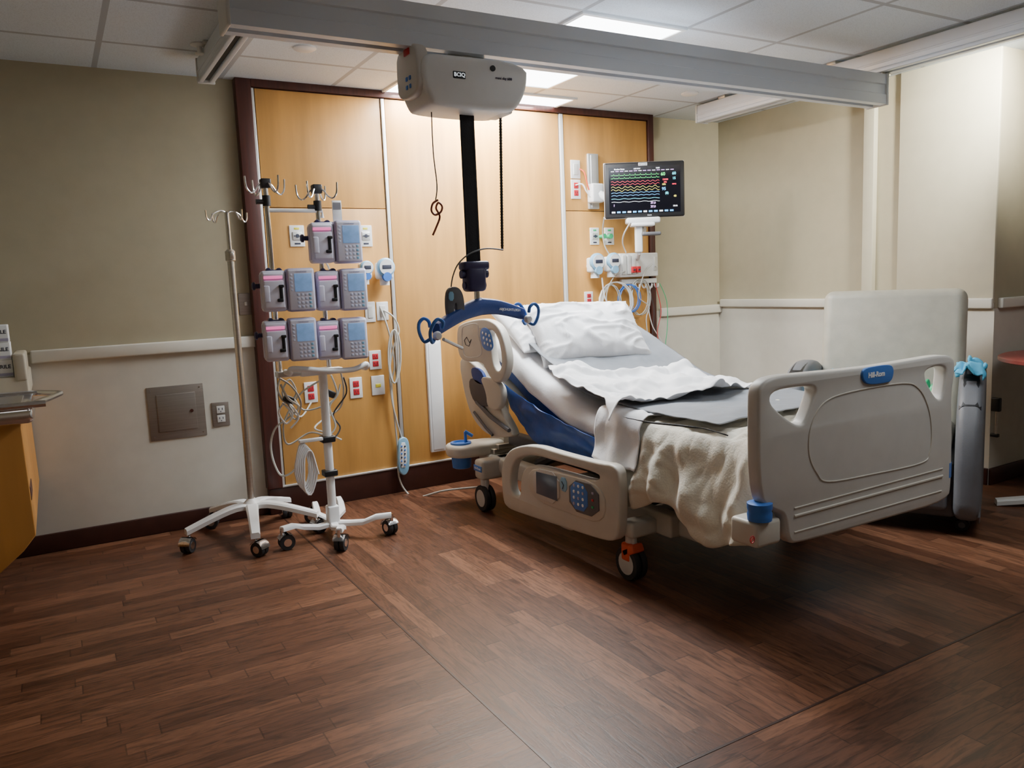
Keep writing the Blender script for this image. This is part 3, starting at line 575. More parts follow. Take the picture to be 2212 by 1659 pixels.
for k in range(12): box(bm,xs+k*.036,xs+k*.036+.024,-.0143,-.0138,-.15,-.139,0,5 if k%3==0 else 3,MX)
for k in range(14): box(bm,xs+k*.031,xs+k*.031+.022,-.0143,-.0138,.124,.129,0,5 if k%3==0 else 6,MX)
obj('display_traces',bm,mats,scn)
bm=NB(); mb(bm,-.04,.02,-.0135,-.011,H2-.026,H2-.006,.001); st=obj('name_sticker',bm,'white',mon); bm=NB(); textbm(bm,'BMST02',.015,MX@Matrix.Translation((-.01,-.0138,H2-.016))@Matrix.Rotation(PI/2,4,'X'),.0002); obj('lettering',bm,'ink',st)
bm=NB(); textbm(bm,'PHILIPS',.009,MX@Matrix.Translation((.03,-.0125,-H2+.014))@Matrix.Rotation(PI/2,4,'X'),.0002); obj('lettering',bm,'ew',mon)
bm=NB(); mb(bm,-.13,.1,-.04,.06,-.225,-.185,.012); mb(bm,-.1,.06,-.05,.05,-.245,-.222,.008); obj('support_plate',bm,'white',t)
bm=NB(); mb(bm,-.03,.1,-.06,-.02,-.31,-.285,.01); obj('grip_handle',bm,'dgrey',t)
bm=NB(); mb(bm,-.07,-.02,-.02,.03,-.42,-.22,.01); tube(bm,[MX@Vector((-.045,0,-.42)),Vector((A(1368,560,y=HF).x,HF-.05,A(1368,560,y=HF).z))],.015,8); obj('lower_post',bm,'white',t)
x0,x1,z0,z1=wr(1332,547,1414,598,HF-.03)
t=thing('module_rack','white wall rack with monitor modules and two red plugs','module rack',((x0+x1)/2,HF,z0))
bm=NB(); box(bm,x0,x1,HF-.07,HF,z0,z1,.008); obj('case',bm,'white',t)
for k in range(3):
    bm=NB(); box(bm,x0+.015+k*.042,x0+.05+k*.042,HF-.085,HF-.065,z0+.02,z1-.015,.004); obj('module',bm,'offw',t)
for k in range(2):
    bm=NB(); xx=x0+.105+.045*k; box(bm,xx-.017,xx+.017,HF-.1,HF-.07,z0+.03,z0+.075,.004); cyl(bm,(xx,HF-.105,z0+.05),(xx,HF-.098,z0+.05),.007,10,1); obj('red_plug',bm,['red','ink'],t)
bm=NB(); box(bm,x1-.045,x1-.012,HF-.078,HF-.066,z0+.04,z1-.03,.004); cyl(bm,(x1-.028,HF-.085,z0+.075),(x1-.028,HF-.07,z0+.075),.01); obj('knob_panel',bm,'alum',t)
x0,x1,z0,z1=wr(1338,602,1430,612,HF); t=thing('hook_rail','white rail of cable hooks under the module rack','hook rail',((x0+x1)/2,HF,z0))
bm=NB(); box(bm,x0,min(x1,HX1-.002),HF-.025,HF,z0,z1,.003); obj('rail',bm,'white',t)
for k in range(6):
    xx=x0+.02+k*(min(x1,HX1)-x0-.04)/5; bm=NB(); tube(bm,sp([(xx,HF-.01,z0),(xx,HF-.03,z0-.03),(xx,HF-.055,z0-.03),(xx,HF-.06,z0-.005)]),.006,8); obj('hook',bm,'white',t)
def cable(name,pix,y,r,m,label,cat='cable',group=None,parent=None,closed=False,n=6):
    pts=[A(a,b,y=(y if not isinstance(y,(list,tuple)) else y[i])) for i,(a,b) in enumerate(pix)]
    bm=NB(); tube(bm,sp(pts,n,closed),r,6,closed=closed); o=obj(name,bm,m,parent)
    if parent is None: tag(o,label,cat,group)
    return o
g='monitoring cables hanging under the monitor'
rc=random.Random(8)
def coil(name,px,py,rx,ry,turns,y,r,m,label,group):
    pts=[]
    for k in range(int(turns*18)+1):
        a=2*PI*k/18+PI/2; j=1+.12*math.sin(k*.35)+.05*rc.random()*.3
        pts.append(A(px+rx*j*math.cos(a)+3*math.sin(k*.1),py-ry*j*math.sin(a),y=y-.012*(k%18)/18-.004*(k//18)))
    bm=NB(); tube(bm,pts,r,6); tag(obj(name,bm,m),label,'cable',group)
coil('monitor_cable',1335,652,34,42,4,HF-.05,.005,'white','large white coiled cable left under the module rack',g)
coil('monitor_cable',1362,645,22,30,3,HF-.06,.004,'blue','blue coiled cable under the module rack',g)
coil('monitor_cable',1385,642,20,38,3,HF-.045,.004,'cord','pale coiled cable in the middle of the hook rail',g)
coil('monitor_cable',1322,662,20,46,2,HF-.07,.004,'cord','grey oval coil hanging at the far left of the hook rail',g)
cable('monitor_cable',[(1408,612),(1400,650),(1408,700),(1425,730),(1438,755)],HF-.05,.004,'white','white lead hanging straight at the right of the hook rail',group=g)
cable('monitor_cable',[(1425,612),(1440,650),(1442,700),(1438,740),(1436,775)],HF-.055,.003,'green','green lead at the far right of the hook rail',group=g)
cable('monitor_cable',[(1415,612),(1428,670),(1420,720),(1432,765)],HF-.06,.003,'red','thin red lead beside the green one',group=g)
cable('monitor_cable',[(1395,612),(1412,660),(1410,720),(1412,750)],HF-.045,.003,'cordd','thin dark lead hanging beside the coils',group=g)
cable('monitor_cable',[(1410,570),(1392,590),(1380,640),(1402,662),(1396,690),(1402,745)],HF-.09,.004,'cord','grey lead looping from the module rack past the pale coil',group=g)
cable('monitor_cable',[(1350,585),(1325,600),(1310,640),(1322,690),(1350,705),(1372,690)],HF-.09,.004,'cord','grey hose drooping from the module rack around the white coil',group=g)
cable('monitor_cable',[(1300,600),(1306,640),(1316,660)],HF-.1,.006,'white','short clear white hose below the second right regulator',group=g)
cable('oxygen_hose',[(1252,365),(1262,372),(1268,395),(1272,410)],[HF-.012,HF-.04,HF-.05,HF-.04],.005,'orange','short orange cable from the top plate to the monitor mount')
cable('power_cord',[(1243,400),(1258,398),(1266,412),(1275,425)],[HF-.012,HF-.04,HF-.05,HF-.05],.005,'white','short white cord from red outlet to the monitor mount')
cable('data_cable',[(1305,470),(1302,500),(1306,530),(1318,552)],[4.42,4.5,4.52,4.52],.005,'cord','grey cable drooping from the monitor arm to the regulators')
cable('data_cable',[(1362,480),(1348,505),(1345,525),(1352,545)],[4.25,4.35,4.45,HF-.06],.005,'white','white cable looping below the monitor')
q=A(871,985,y=HF-.05); t=thing('call_handset','pale blue nurse call handset with buttons hanging by its bunched cord','call handset',(q.x,q.y,q.z))
cable('call_cord',[(828,670),(850,685),(862,715),(850,750),(842,800),(846,860),(856,905),(868,948)],[HF-.012]+[HF-.05]*7,.005,'cord','',parent=t)
pts=[]
for k in range(73):
    a=2*PI*k/18; pts.append(A(852+(11+3*math.sin(k*.2))*math.sin(a),770-58*math.cos(a),y=HF-.06-.0006*k))
bm=NB(); tube(bm,pts,.005,6); obj('coiled_cord',bm,'cord',t)
bm=NB(); plate(bm,[pxl([(860,950),(871,942),(882,950),(884,985),(882,1018),(871,1028),(860,1018),(858,985)],y=q.y)],'y',q.y,.03,.006); obj('body',bm,'cyanp',t)
bm=NB(); plate(bm,[pxl([(864,956),(878,956),(879,1010),(863,1010)],y=q.y-.015)],'y',q.y-.016,.004,.001,smooth=1); obj('face_plate',bm,'white',t)
for r_ in range(6):
    for c_ in range(2):
        w_=A(867.5+7*c_,964+8*r_,y=q.y-.018); bm=NB(); cyl(bm,w_,w_+Vector((0,-.004,0)),.0055,8); obj('button',bm,'ink' if (r_+c_)%2 else 'blue',t)
cable('bed_power_cord',[(822,665),(835,700),(845,740),(852,790),(846,830),(852,900),(858,960),(862,1030),(880,1065),(905,1074),(960,1060),(1035,1052)],[HF-.012]+[HF-.04]*7+[HF-.06,HF-.15,4.3,4.15],.006,'cord','pale cord looping down to the floor and across to the bed','cord')
gp='power cords of the pump stand'
cable('power_cord',[(700,560),(712,585),(704,610),(712,640)],PY+.02,.005,'cord','grey cord between pumps on the right pole',group=gp)
cable('power_cord',[(606,830),(622,860),(645,880),(620,905),(595,925),(585,960),(592,1000),(610,1028),(640,1010),(650,960)],[PY]*2+[4.1,4.3,4.4,4.5,4.5,4.45,4.2,4.02],.006,'cord','grey cord looping low on the left below the pumps',group=gp)
cable('power_cord',[(735,800),(742,840),(735,880),(700,905),(680,925),(705,935),(738,950)],[4.0,4.1,4.2,4.2,4.15,4.1,4.05],.005,'cord','thin grey cord looping behind the stand column',group=gp)
cable('power_cord',[(672,870),(650,900),(630,880),(655,845),(705,815)],[HF-.015,4.45,4.3,4.2,4.0],.005,'cord','grey cord plugged into the leftmost red outlet',group=gp)
cable('power_cord',[(612,800),(600,840),(618,870),(640,850),(625,820),(610,850),(630,885)],4.05,.005,'cord','tangled grey cord tied under the left pole',group=gp)
cable('power_cord',[(715,810),(728,850),(712,880),(725,920),(708,945)],4.03,.005,'cord','tangled grey cord tied under the right pole',group=gp)
cable('power_cord',[(600,815),(630,835),(650,870),(640,905),(625,890),(632,860),(655,885),(690,880),(725,860),(735,830)],[4.02]*3+[4.1]*4+[4.06]*3,.005,'cord','grey cord slung between the two ties under the pumps',group=gp)
cable('power_cord',[(742,815),(748,850),(720,895),(735,925),(712,955),(690,948)],[4.0,4.05,4.08,4.08,4.05,4.0],.0045,'cordd','dark cord hanging right of the stand column',group=gp)
cable('power_cord',[(628,880),(612,920),(622,960),(668,935),(700,940)],[4.08]*4+[4.0],.005,'cord','grey cord swagging from the left tie to the upper column clamp',group=gp)
cable('power_cord',[(610,870),(632,895),(618,915),(602,890),(620,870),(645,900),(628,925)],4.06,.005,'white','white cord knotted just below the left black tie',group=gp)
pts=[]
for k in range(6*18+1):
    a=2*PI*k/18; o_=(k//18)*3.2
    pts.append(A(653+o_+14*math.cos(a)*(1+.15*math.sin(k)),1005+48*math.sin(a)+o_,y=PY-.05-.002*(k//18)))
bm=NB(); tube(bm,pts,.0055,6)
w_=A(655,955,y=PY-.05); box(bm,w_.x-.02,w_.x+.1,PY-.06,PY-.03,w_.z-.004,w_.z+.012,.003)
tag(obj('spare_power_cord',bm,'white'),'white cord bundle coiled on the stand column above the base','cord')
for px,py,lb in ((622,862,'black tie on cords below left pole'),(712,850,'black tie on cords near the red outlet')):
    w_=A(px,py,y=4.05); bm=NB(); box(bm,w_.x-.025,w_.x+.025,4.02,4.06,w_.z-.018,w_.z+.018,.008,mx=Matrix.Translation(w_)@Matrix.Rotation(.5,4,'Y')@Matrix.Translation(-w_)); tag(obj('cable_tie',bm,'black'),lb,'cable tie')
# ---------------- left counter
cy=3.5
t=thing('wash_cabinet','wall-hung maple cabinet with cream counter at the left edge','cabinet',(-.6,4.1,.3))
v=lambda px,py,y=cy: A(px,py,y=y)
rx=v(50,960).x
bm=NB(); plate(bm,[[(-1.2,v(40,905).z),(rx,v(40,905).z),(rx+.005,v(60,1160).z),(rx-.04,v(30,1195).z),(v(0,1240).x,v(0,1240).z),(-.5,.2),(-1.2,.2)]],'y',(cy+D-.02)/2,D-.02-cy,.004,smooth=0); obj('body',bm,'cabw',t)
bm=NB(); box(bm,rx-.01,rx+.006,cy+.02,cy+.2,v(60,1085).z,v(60,1055).z,.004); obj('side_handle',bm,'mahog',t)
gz=A(15,816,y=4.0).z; gy=A(40,764,y=4.0).z
bm=NB(); box(bm,-1.2,rx-.01,cy-.01,D-.02,v(40,905).z,v(40,905).z+.02,.01); box(bm,-1.2,v(58,800,4.0).x,4.0,D-.018,v(40,905).z+.02,gz,.008); obj('countertop',bm,'ctop',t)
bm=NB(); box(bm,v(30,800,4.0).x,v(58,800,4.0).x,3.995,4.3,gz-.02,gy,.01); obj('side_splash',bm,'ctop',t)
zz=v(40,905).z-.005
s_=thing('steel_sink','shiny steel basin rim on the counter at the left edge','sink',(-.4,3.65,zz+.02))
bm=NB(); xr=v(84,870,3.75).x
tube(bm,sp([(-1.15,3.36,zz+.07),(xr-.06,3.36,zz+.07),(xr-.01,3.37,zz+.07),(xr,3.42,zz+.07),(xr,3.78,zz+.07),(-1.15,3.8,zz+.07)],3),.012,8); obj('rim',bm,'chrome',s_)
bm=NB(); box(bm,-1.15,xr-.012,3.365,3.79,zz+.0,zz+.066,.02); obj('basin',bm,'chrome',s_)
bm=NB(); box(bm,-1.1,xr-.05,3.42,3.75,zz+.064,zz+.069,.002); obj('drain_board',bm,'steel',s_)
bm=NB(); cyl(bm,(-.5,3.77,zz+.06),(-.5,3.77,zz+.25),.015); tube(bm,sp([(-.5,3.77,zz+.25),(-.5,3.74,zz+.32),(-.5,3.64,zz+.3),(-.5,3.6,zz+.22)]),.012,8); obj('tap',bm,'chrome',s_)
zb=gz
for k,lb in enumerate(('lowest box of examination gloves in the stack on the counter ledge','middle box of examination gloves in the stack, lettered NITRILE','topmost box of examination gloves in the stack, lettered NITRILE')):
    t=thing('glove_box',lb,'box',(-.33,4.1,zb),'stacked glove boxes at the left edge'); xr=A(24-1*k,760,y=4.03).x
    bm=NB(); box(bm,xr-.24,xr,4.03,4.15,zb,zb+.075,.003); cbx=obj('carton',bm,'white',t)
    bm=NB(); textbm(bm,'NITRILE',.022,face_y(xr-.045,4.0297,zb+.045),.0004,bold=.0006); obj('lettering',bm,'ink',t)
    bm=NB(); box(bm,xr-.24,xr-.001,4.029,4.031,zb+.006,zb+.018); obj('colour_band',bm,'lilac',t)
    zb+=.075
# ---------------- bed
XL,XR=2.14,3.02; BX=(XL+XR)/2
PROF=[(1.88,.65),(2.95,.65),(3.4,.775),(3.67,.905),(4.04,1.05)]
PP=sp([(a,b,0) for a,b in PROF],8)
def top(y):
    if y<=PP[0].x: return PP[0].y
    for a,b in zip(PP,PP[1:]):
        if y<=b.x: return a.y+(b.y-a.y)*(y-a.x)/(b.x-a.x)
    return PP[-1].y+(y-PP[-1].x)*.45
bed=thing('hospital_bed','grey hospital bed with raised head end, blue mattress and solid footboard','bed',(BX,3,0))
t=NB(); rings=[]
ys=[1.88+i*(4.04-1.88)/48 for i in range(49)]
for y in ys:
    s_=(top(y+.01)-top(y-.01))/.02; nrm=Vector((0,-s_,1)).normalized(); th=.17
    c0=Vector((0,y,top(y))); b0=c0-nrm*th
    if b0.y<1.88: b0.y=1.88
    r_=.03; sec=[]
    for (x,f) in ((XL+r_,0),(XL+.008,.04),(XL,.15),(XL,.85),(XL+.01,.97),(XL+r_,1),(XR-r_,1),(XR-.01,.97),(XR,.85),(XR,.15),(XR-.008,.04),(XR-r_,0)):
        p=c0.lerp(b0,f); sec.append(t.verts.new((x,p.y,p.z)))
    rings.append(sec)
for a,b in zip(rings,rings[1:]):
    for k in range(12): t.faces.new((a[k],a[(k+1)%12],b[(k+1)%12],b[k]))
t.faces.new(rings[0][::-1]); t.faces.new(rings[-1]); bmesh.ops.recalc_face_normals(t,faces=t.faces); obj('mattress',t,'cover',bed)
up=sp([A(a,b,x=2.09) for a,b in ((1088,826),(1125,856),(1200,902),(1270,938),(1340,972))],10); lo=sp([A(a,b,x=2.11) for a,b in ((1092,850),(1128,912),(1165,956),(1240,984),(1340,1004))],10)
t=NB(); G=[]
for i,(a,b) in enumerate(zip(up,lo)):
    row=[]
    for j in range(17):
        f=j/16; p=a.lerp(b,f); w_=abs(ns(p.y*1.2+p.z*1.0,p.z*3.2-p.y*1.2,4.5,3))*.03+ns(p.y,p.z,9,5)*.005; row.append(t.verts.new((2.092+.02*f-w_-.010*math.sin(PI*f),p.y,p.z)))
    G.append(row)
for a,b in zip(G,G[1:]):
    for j in range(16): t.faces.new((a[j],a[j+1],b[j+1],b[j]))
bmesh.ops.recalc_face_normals(t,faces=t.faces); bmesh.ops.solidify(t,geom=list(t.faces),thickness=.006)
obj('mattress_skirt',t,'cover',bed,sharp=80)
def slab(y0,z0,y1,z1,th,xa,xb,bev=.01):
    bm=NB(); d=Vector((0,y1-y0,z1-z0)); L=d.length; a=math.atan2(d.z,d.y); box(bm,xa,xb,0,L,-th,0,bev,mx=Matrix.Translation((0,y0,z0))@Matrix.Rotation(a,4,'X')); return bm
for q in ((1.9,.475,2.98,.475,.035,.03),(2.98,.475,3.45,.58,.03,.03),(3.45,.58,4.1,.87,.035,-.0)):
    obj('deck',slab(q[0],q[1],q[2],q[3],q[4],XL+q[5],XR-q[5]),'bed',bed)
bm=NB()
for x in (XL+.05,XR-.05): box(bm,x-.035,x+.035,2.45,4.05,.19,.29,.012)
for y in (2.6,3.3,3.95): box(bm,XL+.05,XR-.05,y-.04,y+.04,.19,.28,.01)
box(bm,XL-.03,XR+.03,3.8,4.1,.2,.3,.03)
obj('base_frame',bm,'bed',bed)
bm=NB(); box(bm,XL+.06,XL+.26,2.3,2.5,.19,.27,.02); box(bm,XL+.1,XL+.2,2.36,2.48,.25,.36,.01); obj('drive_cover',bm,'offw',bed)
bm=NB()
for x in (XL+.1,XR-.1): box(bm,x-.03,x+.03,1.86,3.9,.36,.43,.01)
for x in (XL+.15,XR-.15):
    tube(bm,[(x,2.75,.27),(x,2.45,.4)],.03,8); tube(bm,[(x,3.7,.27),(x,3.4,.4)],.03,8)
box(bm,XL+.1,XR-.1,2.0,2.2,.3,.4,.02); box(bm,XL+.2,XR-.2,2.5,3.7,.28,.4,.03)
obj('lift_frame',bm,'bedd',bed)
bm=NB(); plate(bm,[pxl([(996,762),(1040,790),(1062,825),(1086,880),(1118,935),(1110,945),(1062,942),(1028,905),(1010,850)],x=2.085)],'x',2.085,.05,.01); obj('head_frame_cover',bm,'bed',bed)
bm=NB(); plate(bm,[pxl([(1012,812),(1045,825),(1068,860),(1060,880),(1024,872)],x=2.055)],'x',2.055,.02,.004); obj('rail_linkage',bm,'bedd',bed)
bm=NB(); plate(bm,[pxl([(1018,790),(1045,800),(1052,835),(1025,825)],x=2.055)],'x',2.055,.02,.004); obj('rail_linkage',bm,'navy',bed)
bm=NB(); tube(bm,[A(a,b,x=2.05) for a,b in ((1030,868),(1060,900),(1100,930))],.012,8); tube(bm,[A(a,b,x=2.045) for a,b in ((1024,890),(1050,925),(1064,940))],.008,8); obj('linkage_rod',bm,'dgrey',bed)
RXp=2.04
bm=NB(); plate(bm,[pxl([(993,712),(1002,698),(1040,688),(1064,690),(1086,706),(1099,745),(1104,785),(1096,815),(1084,828),(1070,822),(1058,800),(1048,780),(1010,782),(996,765)],x=RXp),
    pxl([(1061,710),(1077,716),(1089,750),(1092,790),(1083,804),(1072,786),(1067,750)],x=RXp)],'x',RXp,.045,.008); hr=obj('head_side_rail',bm,'bed',bed)
bm=NB(); tube(bm,sp([A(a,b,x=RXp-.023) for a,b in ((998,716),(1005,704),(1030,700),(1034,725),(1040,765),(1012,772),(1001,760))],4,True),.0022,6,closed=True); obj('moulded_rib',bm,'offw',hr)
bm=NB(); plate(bm,[pxl([(1040,810),(1075,820),(1090,838),(1090,872),(1078,888),(1058,880),(1056,848)],x=RXp+.01)],'x',RXp+.01,.04,.01); obj('rail_bracket',bm,'bed',bed)
bm=NB(); plate(bm,[pxl([(1036,712),(1050,706),(1060,720),(1067,750),(1057,760),(1041,750)],x=RXp-.024)],'x',RXp-.0235,.005,.001,off=0); obj('control_panel',bm,'badge',hr)
bm=NB()
for i in range(3):
    for j in range(3):
        w_=A(1043+7*i+2*j,719+11*j+3*i,x=RXp-.027); lathe(bm,[(.008,0),(.008,.002),(.006,.003)],Matrix.Translation(w_)@Matrix.Rotation(-PI/2,4,'Y'),10)
obj('buttons',bm,'winkk',hr)
bm=NB(); tube(bm,[A(a,b,x=RXp-.0235) for a,b in ((1003,735),(1008,728),(1014,740),(1018,733),(1013,748),(1006,745))],.002,5,closed=True); obj('angle_gauge',bm,'ink',hr)
FX=2.0
loops=[pxl([(1094,1072),(1090,1010),(1104,972),(1135,960),(1170,961),(1210,974),(1300,998),(1340,1002),(1349,1040),(1347,1150),(1335,1169),(1300,1162),(1240,1142),(1130,1107),(1100,1094)],x=FX),
  pxl([(1110,1040),(1114,1003),(1128,986),(1162,981),(1200,992),(1300,1020),(1306,1032),(1290,1038),(1200,1012),(1160,1003),(1142,1008),(1133,1032),(1133,1074),(1114,1064)],x=FX)]
for side in (0,1):
    bm=NB(); plate(bm,loops,'x',FX,.05,.010)
    plate(bm,[pxl([(1142,1008),(1200,1018),(1310,1046),(1312,1135),(1240,1112),(1145,1075)],x=FX-.02)],'x',FX-.022,.016,.006)
    plate(bm,[pxl([(1205,1115),(1245,1130),(1243,1150),(1205,1135)],x=FX)],'x',FX+.01,.04,.01)
    if side: bm.transform(Matrix.Translation((2*BX,0,0))@Matrix.Diagonal((-1,1,1,1))); bmesh.ops.reverse_faces(bm,faces=bm.faces)
    o=obj('foot_side_rail',bm,'bed',bed)
    if side: continue
    bm=NB(); plate(bm,[pxl([(1152,1010),(1207,1023),(1208,1092),(1154,1072)],x=FX-.033)],'x',FX-.032,.006,.002,smooth=1,off=0); obj('display_bezel',bm,'bedf',o)
    bm=NB(); plate(bm,[pxl([(1158,1019),(1202,1030),(1203,1082),(1159,1065)],x=FX-.036)],'x',FX-.0352,.003,.001,smooth=0,off=0); obj('display_screen',bm,'lcdd',o)
    bm=NB(); plate(bm,[pxl([(1210,1030),(1223,1034),(1224,1064),(1210,1058)],x=FX-.033)],'x',FX-.0315,.004,.001,smooth=1,off=0); tube(bm,[A(a,b,x=FX-.035) for a,b in ((1213,1040),(1217,1048),(1215,1056))],.002,5,mi=1); obj('icon_panel',bm,['cyanp','ink'],o)
    bm=NB(); plate(bm,[pxl([(1229,1034),(1292,1052),(1294,1120),(1231,1100)],x=FX-.033)],'x',FX-.032,.005,.002,smooth=1,off=0); obj('control_panel',bm,['dgrey'],o)
    bm=NB(); plate(bm,[pxl([(1232,1038),(1268,1049),(1270,1108),(1234,1096)],x=FX-.035)],'x',FX-.0345,.003,.001,smooth=1,off=0); obj('keypad_field',bm,['badge'],o)
    bm=NB()
    for i in range(3):
        for j in range(4):
            w_=A(1240+9.5*i,1048+13*j+2.6*i,x=FX-.036); lathe(bm,[(.0075,0),(.0075,.002),(.005,.003)],Matrix.Translation(w_)@Matrix.Rotation(-PI/2,4,'Y'),10,(0 if (i+j)%3 else 1))
    for j in range(3):
        w_=A(1280,1066+15*j,x=FX-.0355); box(bm,w_.x-.002,w_.x+.001,w_.y-.007,w_.y+.007,w_.z-.005,w_.z+.005,.001,mi=(1,2,3)[j])
    obj('buttons',bm,['winkk','lilac','red','green'],o)
def bigcaster(x,y,red,par):
    bm=NB(); r=.075
    for s in (-.018,.018):
        M1=Matrix.Translation((x+s,y,r))@Matrix.Rotation(PI/2,4,'Y')
        lathe(bm,[(r*.7,-.013),(r*.95,-.013),(r,-.008),(r,.008),(r*.95,.013),(r*.7,.013)],M1,28,0); lathe(bm,[(0,-.014),(r*.66,-.014),(r*.7,0),(r*.66,.014),(0,.014)],M1,20,1)
    box(bm,x-.012,x+.012,y-.03,y+.03,r,.2,.008,1); cyl(bm,(x,y,.14),(x,y,.22),.025,14,1)
    c_=obj('caster',bm,['rub','bedf'],par)
    if red:
        bm=NB(); box(bm,x-.036,x+.03,y-.06,y+.02,.105,.145,.01,mx=Matrix.Translation((x,y,.12))@Matrix.Rotation(-.5,4,'X')@Matrix.Translation((-x,-y,-.12))); box(bm,x-.036,x+.025,y-.03,y+.03,.085,.165,.012); obj('brake_pedal',bm,'orange',c_)
w1=A(1365,1250,z=0); w2=A(1050,1102,z=0)
bigcaster(w1.x,w1.y,True,bed); bigcaster(w2.x,w2.y,False,bed); bigcaster(2*BX-w1.x,w1.y,False,bed); bigcaster(2*BX-w2.x,w2.y,False,bed)
for x in (w1.x,2*BX-w1.x):
    bm=NB(); box(bm,x-.03 if x<BX else XR-.08,XL+.08 if x<BX else x+.03,w1.y-.045,w1.y+.045,.19,.26,.015); obj('caster_mount',bm,'bed',bed)
for x in (w2.x,2*BX-w2.x):
    bm=NB(); box(bm,x-.04 if x<BX else XR-.08,XL+.08 if x<BX else x+.04,w2.y-.05,w2.y+.05,.185,.3,.02); obj('caster_mount',bm,'bed',bed)
w_=A(1078,1030,x=w2.x-.042); bm=NB(); box(bm,w_.x-.002,w_.x+.003,w2.y-.045,w2.y+.045,.235,.268,.002); bb=obj('brand_badge',bm,'badge',bed)
bm=NB(); textbm(bm,'Hill-Rom',.021,face_x(w_.x-.0025,w2.y,.252),.0005); obj('lettering',bm,'winkk',bb)
q=A(990,975,y=4.15)
bm=NB(); plate(bm,[[(q.x-.09,4.1),(q.x-.06,4.02),(q.x+.02,4.0),(XL+.12,4.0),(XL+.12,4.16),(q.x+.05,4.2),(q.x-.05,4.2)]],'z',.325,.07,.02,off=.5); obj('corner_arm',bm,'bed',bed)
bm=NB(); lathe(bm,[(.045,.215),(.055,.22),(.058,.25),(.06,.292)],Matrix.Translation((q.x-.0,4.11,0))); obj('pole_socket',bm,'blue',bed)
bm=NB(); lathe(bm,[(.055,.355),(.062,.36),(.062,.37),(.045,.372),(.04,.362)],Matrix.Translation((q.x,4.11,0))); box(bm,q.x+.025,q.x+.04,4.1,4.12,.36,.43,.006,mx=None); tube(bm,[(q.x+.03,4.11,.43),(q.x+.07,4.09,.4)],.010,8); obj('socket_clip',bm,'blue',bed)
bm=NB(); box(bm,XL,XL+.3,3.95,4.1,.3,.33,.006); box(bm,XL+.02,XL+.28,3.93,3.97,.33,.36,.006); obj('head_bracket',bm,'steel',bed)
bm=NB(); plate(bm,[[(XL+.0,.62),(XL+.02,.96),(XL+.1,1.02),(XR-.1,1.02),(XR-.02,.96),(XR,.62),(XR-.1,.58),(XL+.1,.58)]],'y',4.22,.04,.012)
for x in (XL+.15,XR-.15): box(bm,x-.025,x+.025,4.05,4.22,.28,.62,.01)
obj('headboard',bm,'bed',bed)
FY=1.82
fo=[(1626,1085),(1624,870),(1628,832),(1655,812),(1720,806),(1865,792),(1960,776),(2025,765),(2048,770),(2050,800),(2042,850),(2044,930),(2042,1040),(2036,1080),(1900,1118),(1712,1171),(1690,1169),(1684,1110),(1668,1102)]
fh1=[(1652,852),(1672,840),(1735,832),(1750,838),(1745,860),(1728,905),(1716,918),(1694,908),(1662,882),(1652,868)]
fh2=[(1985,800),(2010,790),(2028,792),(2030,808),(2022,858),(2012,862),(1996,838),(1985,815)]
bm=NB(); plate(bm,[pxl(fo,y=FY),pxl(fh1,y=FY),pxl(fh2,y=FY)],'y',FY,.055,.012); fb=obj('footboard',bm,'bedf',bed)
def pt(a,b): return A(a,b,y=FY-.028)
bm=NB(); gp_=[(1765,1022),(1748,980),(1752,920),(1780,870),(1840,846),(1950,828),(1985,840),(2005,880),(2012,930),(2008,975),(1990,1000),(1880,1025),(1790,1040)]
tube(bm,sp([pt(*p) for p in gp_],6,True),.0028,6,closed=True); obj('moulded_rib',bm,'bed',fb)
for yy in ((1716,1098,2036,1012),(1716,1115,2036,1028),(1716,1150,2034,1060)):
    bm=NB(); tube(bm,[pt(yy[0],yy[1]),pt(yy[2],yy[3])],.003 if yy[1]!=1115 else .005,6); obj('moulded_rib',bm,'bed',fb)
bm=NB(); plate(bm,[pxl([(1862,800),(1878,794),(1920,788),(1928,797),(1924,821),(1910,826),(1872,830),(1862,818)],y=FY-.03)],'y',FY-.03,.012,.003,off=0); bg=obj('brand_badge',bm,'badge',fb)
w_=A(1894,809,y=FY-.037); bm=NB(); textbm(bm,'Hill-Rom',.026,face_y(w_.x,FY-.0365,w_.z,Matrix.Rotation(-.0,4,'Y')),.0006,bold=.001); obj('lettering',bm,'winkk',bg)
q=A(1640,1103,y=FY)
bm=NB(); lathe(bm,[(.028,-.034),(.040,-.031),(.042,-.01),(.039,0),(.042,.01),(.042,.028),(.03,.032)],Matrix.Translation((q.x,FY-.002,q.z))); obj('corner_bumper',bm,'blue',bed)
bm=NB(); q2=A(1640,1160,y=FY); box(bm,q2.x-.036,q2.x+.085,FY-.022,FY+.1,q2.z-.032,q.z-.034,.014); obj('foot_corner',bm,'bed',bed)
bm=NB(); box(bm,q2.x+.04,XL+.2,FY+.04,FY+.12,q2.z-.02,.43,.014); obj('foot_crossbar',bm,'bed',bed)
bm=NB(); q3=A(1626,1166,y=FY-.026); tube(bm,[Vector((q3.x+.010*math.cos(a),FY-.024,q3.z+.012*math.sin(a))) for a in [2*PI*k/12 for k in range(12)]],.0018,5,closed=True); tube(bm,[(q3.x-.007,FY-.024,q3.z-.007),(q3.x+.007,FY-.024,q3.z+.008)],.0018,5); obj('warning_mark',bm,'red',bed)
q4=A(2044,1012,y=FY); bm=NB(); lathe(bm,[(.03,-.034),(.04,-.03),(.04,.03),(.03,.034)],Matrix.Translation((q4.x-.022,FY+.012,q4.z))); obj('corner_bumper',bm,'blue',bed)
bm=NB(); box(bm,XR-.1,XR+.05,FY+.02,FY+.12,.33,.43,.014); obj('foot_corner',bm,'bed',bed)
